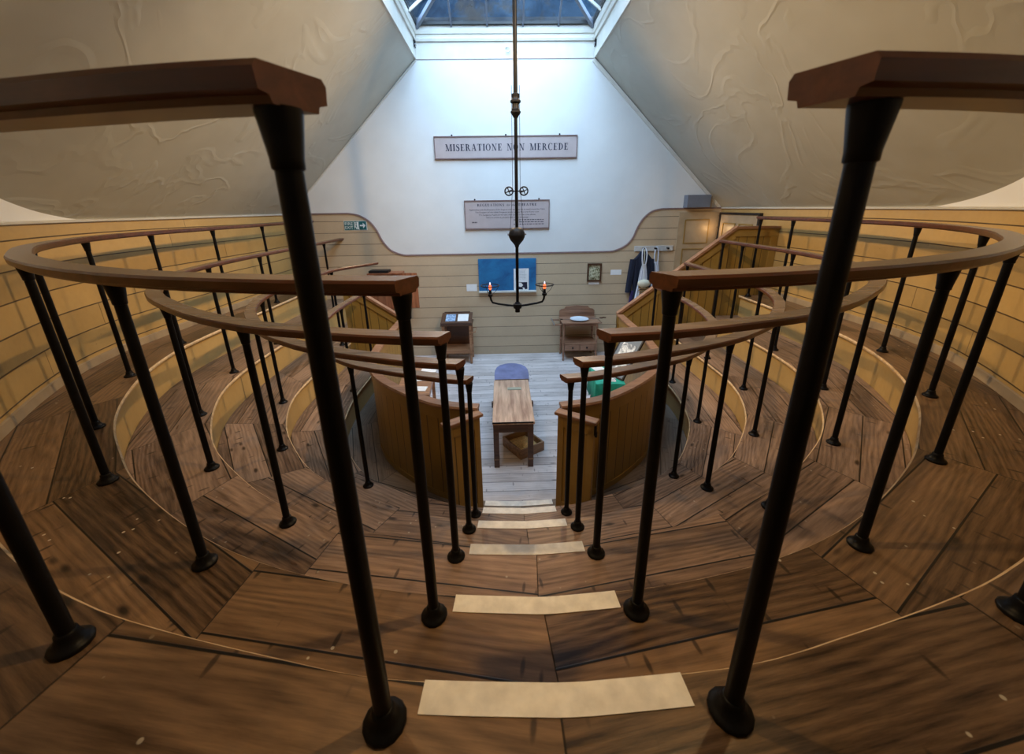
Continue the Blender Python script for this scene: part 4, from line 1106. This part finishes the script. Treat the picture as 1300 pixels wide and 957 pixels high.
r = empty('washstand', (-.745, 6.14, ZF), 0, 'left hand low stand with a sloping book ledge on top, beneath the back wall label', 'washstand')
w = .235; H = .64
for x in (-w + .02, w - .02):
    for y in (.02, .33): MB().box(x - .018, x + .018, y - .018, y + .018, 0, H).build('leg', 'oak', r, bevel=.003)
MB().box(-w + .005, w - .005, .005, .35, .215, .235).build('shelf', 'oak', r)
MB().box(-w + .04, w - .04, .006, .022, .175, .214).build('shelf_rail', 'oak', r)
MB().box(-w + .04, w - .04, .33, .345, .236, H - .05).build('back_panel', 'dark_oak', r)
MB().box(-w - .015, w + .015, -.01, .36, H, H + .018).build('top', 'dark_oak', r, bevel=.003)
MB().tube([(w + .0, .03, H - .12), (w + .06, .03, H - .11), (w + .06, .30, H - .11), (w, .30, H - .12)], .008, 8).build('towel_rail', 'oak', r)
MB().box(-.22, .20, .34, .358, H + .018, H + .15).build('backboard', 'dark_oak', r, bevel=.003)
tl = Matrix.Translation((0, .0, H + .035)) @ Matrix.Rotation(math.radians(17), 4, 'X')
MB().box(-w - .01, w + .01, .0, .33, 0, .014, tl).box(-w - .01, w + .01, -.012, .0, -.012, .028, tl).build('sloping_ledge', 'dark_oak', r)
def sheet(x0, x1, y0, y1, mat, lab, mtx, base, name='information_sheet', cat='sheet'):
    o = MB().box(x0, x1, y0, y1, 0, .003).build(name, mat, None); o.matrix_world = Matrix.Translation(base) @ mtx @ Matrix.Translation((0, 0, .0155)); return tag(o, lab, cat)
sheet(-.175, -.02, .06, .27, 'bluephoto', 'blue photograph card on the sloping ledge of the left stand', tl, r.location, 'photo_card', 'card')
sheet(.015, .185, .06, .27, 'paper', 'white text sheet on the sloping ledge of the left stand', tl, r.location)

# ------------------------------------------------------------------ wall cabinet on the left, door hanging open
r = empty('wall_cabinet', (-2.10, YB - .002, -1.50), 0, 'red brown wooden wall cabinet with its door open, left on the back wall', 'cabinet')
W_, Hc, Dp = .52, .565, .26
MB().box(0, W_, -Dp, 0, 0, .02).box(0, W_, -Dp, 0, Hc - .02, Hc).box(0, .018, -Dp, 0, .02, Hc - .02).box(W_ - .018, W_, -Dp, 0, .02, Hc - .02).box(.018, W_ - .018, -.014, 0, .02, Hc - .02).build('case', 'redwood', r)
MB().box(.018, W_ - .018, -Dp + .01, -.014, .32, .334).build('shelf', 'redwood', r)
MB().box(.019, W_ - .019, -Dp - .006, -Dp + .014, .021, .30).build('drop_flap', 'redwood', r, bevel=.002)
dd = MB().box(W_ + .002, W_ + .25, -Dp - .004, -Dp + .016, .01, Hc - .0).build('door', 'redwood', r, bevel=.003)
MB().box(W_ + .05, W_ + .20, -Dp - .010, -Dp - .0045, .10, Hc - .10).build('door_panel', 'redwood', dd, bevel=.003)
MB().box(W_ + .225, W_ + .25, -Dp - .012, -Dp - .0045, .33, .40).build('lock', 'iron_dull', dd)
tag(MB().lathe([(.028, 0), (.030, .03), (.030, .08), (.014, .10), (.014, .12)], 12).build('medicine_bottle', mat_plain('blue_bottle_glass', (.10, .30, .75), .15), None, loc=(-1.85, YB - .10, -1.165), smooth=True), 'small blue bottle on the shelf of the open wall cabinet', 'bottle')
tag(MB().box(-.035, .035, -.03, .03, 0, .10).build('wooden_box', 'oak', None, loc=(-1.70, YB - .10, -1.165), bevel=.002), 'small brown box on the shelf of the open wall cabinet', 'box')
tag(MB().box(-.15, .15, -.09, .09, 0, .035).build('closed_book', 'iron_dull', None, loc=(-1.93, YB - .14, -.9345), bevel=.003), 'dark closed book lying on top of the wall cabinet', 'book')

# ------------------------------------------------------------------ table of papers inside the left fence
r = empty('display_table', (-.93, 3.95, ZF), math.radians(4), 'brown wooden table with papers inside the left curved fence', 'table')
MB().box(-.17, .165, -.38, .38, .66, .685).build('table_top', 'oak', r, bevel=.003)
MB().box(-.15, .145, -.36, -.34, .56, .659).box(-.15, .145, .34, .36, .56, .659).box(-.15, -.132, -.34, .34, .56, .659).box(.127, .145, -.34, .34, .56, .659).build('apron', 'oak', r)
for x in (-.15, .11):
    for y in (-.36, .325): MB().box(x, x + .035, y, y + .035, 0, .56).build('leg', 'oak', r)
for x, y, a_, lab in ((-.845, 4.20, 0, 'white paper at the far end of the brown table'), (-.875, 3.97, .05, 'white booklet in the middle of the brown table'), (-.87, 3.72, -.08, 'white sheet at the near end of the brown table')):
    o = MB().box(-.085, .085, -.055, .055, 0, .006).build('paper_sheet', 'paper', None, loc=(x, y, ZF + .6855)); o.rotation_euler.z = a_; tag(o, lab, 'paper')
# pinned sheets on the inner face of the left fence
r = empty('leaning_stick', (-1.22, 4.95, ZF), 0, 'dark thin stand with brown rounded foot behind the left table, near the back wall', 'stand')
MB().box(-.02, .01, -.02, .02, .0, .62).build('upright', 'iron_dull', r)
MB().tube([(.03, 0, .05), (.05, 0, .12), (.045, 0, .3), (.06, 0, .45), (.04, 0, .58)], [.02, .035, .02, .035, .015], 8).build('brown_form', 'oak', r, smooth=True)

# ------------------------------------------------------------------ green covered table on the right
r = empty('side_table', (1.10, 3.98, ZF), math.radians(-4), 'small table under a green cloth inside the right curved fence', 'table')
for x in (-.12, .09):
    for y in (-.20, .25): MB().box(x, x + .03, y, y + .03, 0, .655).build('leg', 'oak', r)
MB().box(-.14, .14, -.22, .30, .656, .672).build('table_top', 'oak', r)
cl = MB()
V = []; per = []
def edge(a, b, n): return [(a[0] + (b[0] - a[0]) * k / n, a[1] + (b[1] - a[1]) * k / n) for k in range(n)]
cor = [(-.148, -.228), (.148, -.228), (.148, .308), (-.148, .308)]
loop = edge(cor[0], cor[1], 12) + edge(cor[1], cor[2], 18) + edge(cor[2], cor[3], 12) + edge(cor[3], cor[0], 18)
n = len(loop); cx, cy = 0, .04
for (sc_, z) in ((1.0, .680), (1.03, .672), (1.05, .55), (1.08, .40)):
    for i, (x, y) in enumerate(loop):
        k = 1 + (sc_ - 1) * (1 + .9 * math.sin(i * 1.3)); V.append(((x - cx) * k + cx, (y - cy) * (1 + (k - 1) * .6) + cy, z - (.03 * math.sin(i * .7) if z < .5 else 0)))
F = [tuple(range(n))] + [(l * n + i, (l + 1) * n + i, (l + 1) * n + (i + 1) % n, l * n + (i + 1) % n) for l in range(3) for i in range(n)]
cl.add(V, F); o = cl.build('tablecloth', 'green', None, smooth=True, loc=r.location); o.rotation_euler.z = r.rotation_euler.z
o.modifiers.new('solid', 'SOLIDIFY').thickness = .004
tag(o, 'bright green cloth draped over the small table on the right', 'tablecloth')
zt_ = ZF + .6815
for x, y, w_, d_, mt, a_, lab in ((1.045, 4.17, .10, .06, 'paper', .3, 'white folded card at the back of the green cloth'), (1.17, 4.16, .06, .05, 'red', .1, 'small red card on the green cloth'), (1.11, 3.86, .085, .06, 'engraving', -.2, 'printed grey picture sheet at the front of the green cloth'), (1.02, 4.04, .05, .035, 'engraving', .5, 'small dark print in the middle of the green cloth')):
    o = MB().box(-w_ / 1.6, w_ / 1.6, -d_, d_, 0, .004).build('loose_card', mt, None, loc=(x, y, zt_)); o.rotation_euler.z = a_; tag(o, lab, 'card')
# framed engraving leaning against the right fence
A0 = Vector((1.075, 4.055, -1.712)); A1 = Vector((1.215, 3.80, -1.712)); up = Vector((.175, .195, .355))
r = empty('framed_engraving', tuple(A0), 0, 'dark framed engraving leaning against the right fence, foot on the green cloth', 'picture')
ex = (A1 - A0); Lx = ex.length; ex.normalize(); ez = (up - ex * up.dot(ex)).normalized(); ey = ez.cross(ex).normalized()
mt = Matrix((ex, ey, ez)).transposed().to_4x4(); Hh = .49
MB().box(0, Lx, 0, .022, 0, .016, mt).box(0, Lx, 0, .022, Hh - .016, Hh, mt).box(0, .016, 0, .022, .016, Hh - .016, mt).box(Lx - .016, Lx, 0, .022, .016, Hh - .016, mt).build('frame', 'black', r)
MB().box(.016, Lx - .016, .006, .014, .016, Hh - .016, mt).build('mount', 'mount', r)
MB().box(.06, Lx - .05, .002, .0055, .06, Hh - .10, mt).build('print', 'engraving', r)

# ------------------------------------------------------------------ light
SKY = 18.0
w = bpy.data.worlds.new('sky'); bpy.context.scene.world = w; w.use_nodes = True
nt = w.node_tree; bg = nt.nodes['Background']
tc = nt.nodes.new('ShaderNodeTexCoord'); ns = nt.nodes.new('ShaderNodeTexNoise'); ns.inputs['Scale'].default_value = 5.0; ns.inputs['Detail'].default_value = 6
sp = nt.nodes.new('ShaderNodeSeparateXYZ'); nt.links.new(tc.outputs['Generated'], sp.inputs[0])
def wm(op, a, b):
    q = nt.nodes.new('ShaderNodeMath'); q.operation = op
    for i_, v_ in enumerate((a, b)):
        if isinstance(v_, (int, float)): q.inputs[i_].default_value = v_
        else: nt.links.new(v_, q.inputs[i_])
    return q.outputs[0]
# deep blue northern sky low behind the roof, bright white cloud overhead and to the south
t_ = wm('SUBTRACT', wm('MULTIPLY', sp.outputs[2], .62), wm('MULTIPLY', sp.outputs[1], 1.0))
mr = nt.nodes.new('ShaderNodeMapRange'); mr.interpolation_type = 'SMOOTHSTEP'; nt.links.new(t_, mr.inputs[0]); mr.inputs[1].default_value = .0; mr.inputs[2].default_value = .85
rp = nt.nodes.new('ShaderNodeValToRGB'); rp.color_ramp.elements[0].position = .38; rp.color_ramp.elements[0].color = (.035, .075, .14, 1); rp.color_ramp.elements[1].position = .62; rp.color_ramp.elements[1].color = (.13, .27, .46, 1)
nt.links.new(tc.outputs['Generated'], ns.inputs['Vector']); nt.links.new(ns.outputs[0], rp.inputs[0])
mx = nt.nodes.new('ShaderNodeMix'); mx.data_type = 'RGBA'; nt.links.new(mr.outputs[0], mx.inputs[0]); nt.links.new(rp.outputs[0], mx.inputs[6]); mx.inputs[7].default_value = (SKY * .80, SKY * .92, SKY * 1.0, 1)
nt.links.new(mx.outputs[2], bg.inputs[0])
bg.inputs[1].default_value = 1.0
def area(loc_, rot, sx, sy, power, col, portal=False):
    l = bpy.data.lights.new('l', 'AREA'); l.shape = 'RECTANGLE'; l.size = sx; l.size_y = sy; l.energy = power; l.color = col
    if portal: l.cycles.is_portal = True
    o = bpy.data.objects.new('sky_portal' if portal else 'area_light', l); C.objects.link(o); o.location = loc_; o.rotation_euler = rot; return o
area((XC, 4.45, 2.34), (0, 0, 0), 2.4, 4.2, 1, (1, 1, 1), True)
def spot(loc_, aim, power, col=(1, .66, .30), ang=70, blend=.8, r=.04):
    l = bpy.data.lights.new('spot', 'SPOT'); l.energy = power; l.color = col; l.spot_size = math.radians(ang); l.spot_blend = blend; l.shadow_soft_size = r
    o = bpy.data.objects.new('lamp_or_fill_spot', l); C.objects.link(o); o.location = loc_
    o.rotation_euler = (Vector(aim) - Vector(loc_)).to_track_quat('-Z', 'Y').to_euler(); return o
spot((XC - 1.14, 6.42, 2.06), (3.2, 2.3, -1.1), 400)
spot((XC + 1.14, 6.42, 2.06), (-3.0, 2.3, -1.1), 400)
spot((XC - 1.14, 2.6, 1.93), (3.4, 4.2, -.7), 330)
spot((XC + 1.14, 2.6, 1.93), (-2.9, 5.4, -.6), 330)
spot((XC - 1.10, 1.2, 1.9), (2.3, 1.7, -1.1), 130, ang=90)  # unseen fill spot, added to brighten the near right treads
spot((XC + 1.10, 1.2, 1.9), (-2.1, 1.7, -1.1), 130, ang=90)  # matching fill added for the near left treads, no fixture
p = bpy.data.lights.new('door_point_light', 'POINT'); p.energy = 1.1; p.color = (1, .6, .25); p.shadow_soft_size = .03
o = bpy.data.objects.new('door_point_light', p); C.objects.link(o); o.location = (3.30, 6.42, -.35)  # unseen point light for the warm lit spot on the door

# ------------------------------------------------------------------ camera
f, th, rho, psi = 511.8, .320753, -.0148174, .0214813
fw = Vector((math.sin(psi) * math.cos(th), math.cos(psi) * math.cos(th), -math.sin(th)))
rt = Vector((math.cos(psi), -math.sin(psi), 0)); up = rt.cross(fw)
r2 = rt * math.cos(rho) + up * math.sin(rho); u2 = -rt * math.sin(rho) + up * math.cos(rho)
cam = bpy.data.cameras.new('cam'); co = bpy.data.objects.new('camera', cam); C.objects.link(co)
co.matrix_world = Matrix((r2, u2, -fw)).transposed().to_4x4()
cam.sensor_fit = 'HORIZONTAL'; cam.sensor_width = 36; cam.lens = 36 * f / 1300; cam.shift_y = -44.5 / 1300
cam.clip_start = .01
cam.dof.use_dof = True; cam.dof.focus_distance = 3.2; cam.dof.aperture_fstop = 5.6
sc = bpy.context.scene; sc.camera = co
sc.view_settings.view_transform = 'Standard'; sc.view_settings.look = 'None'; sc.view_settings.exposure = 0; sc.view_settings.gamma = 1
sc.view_settings.use_curve_mapping = False
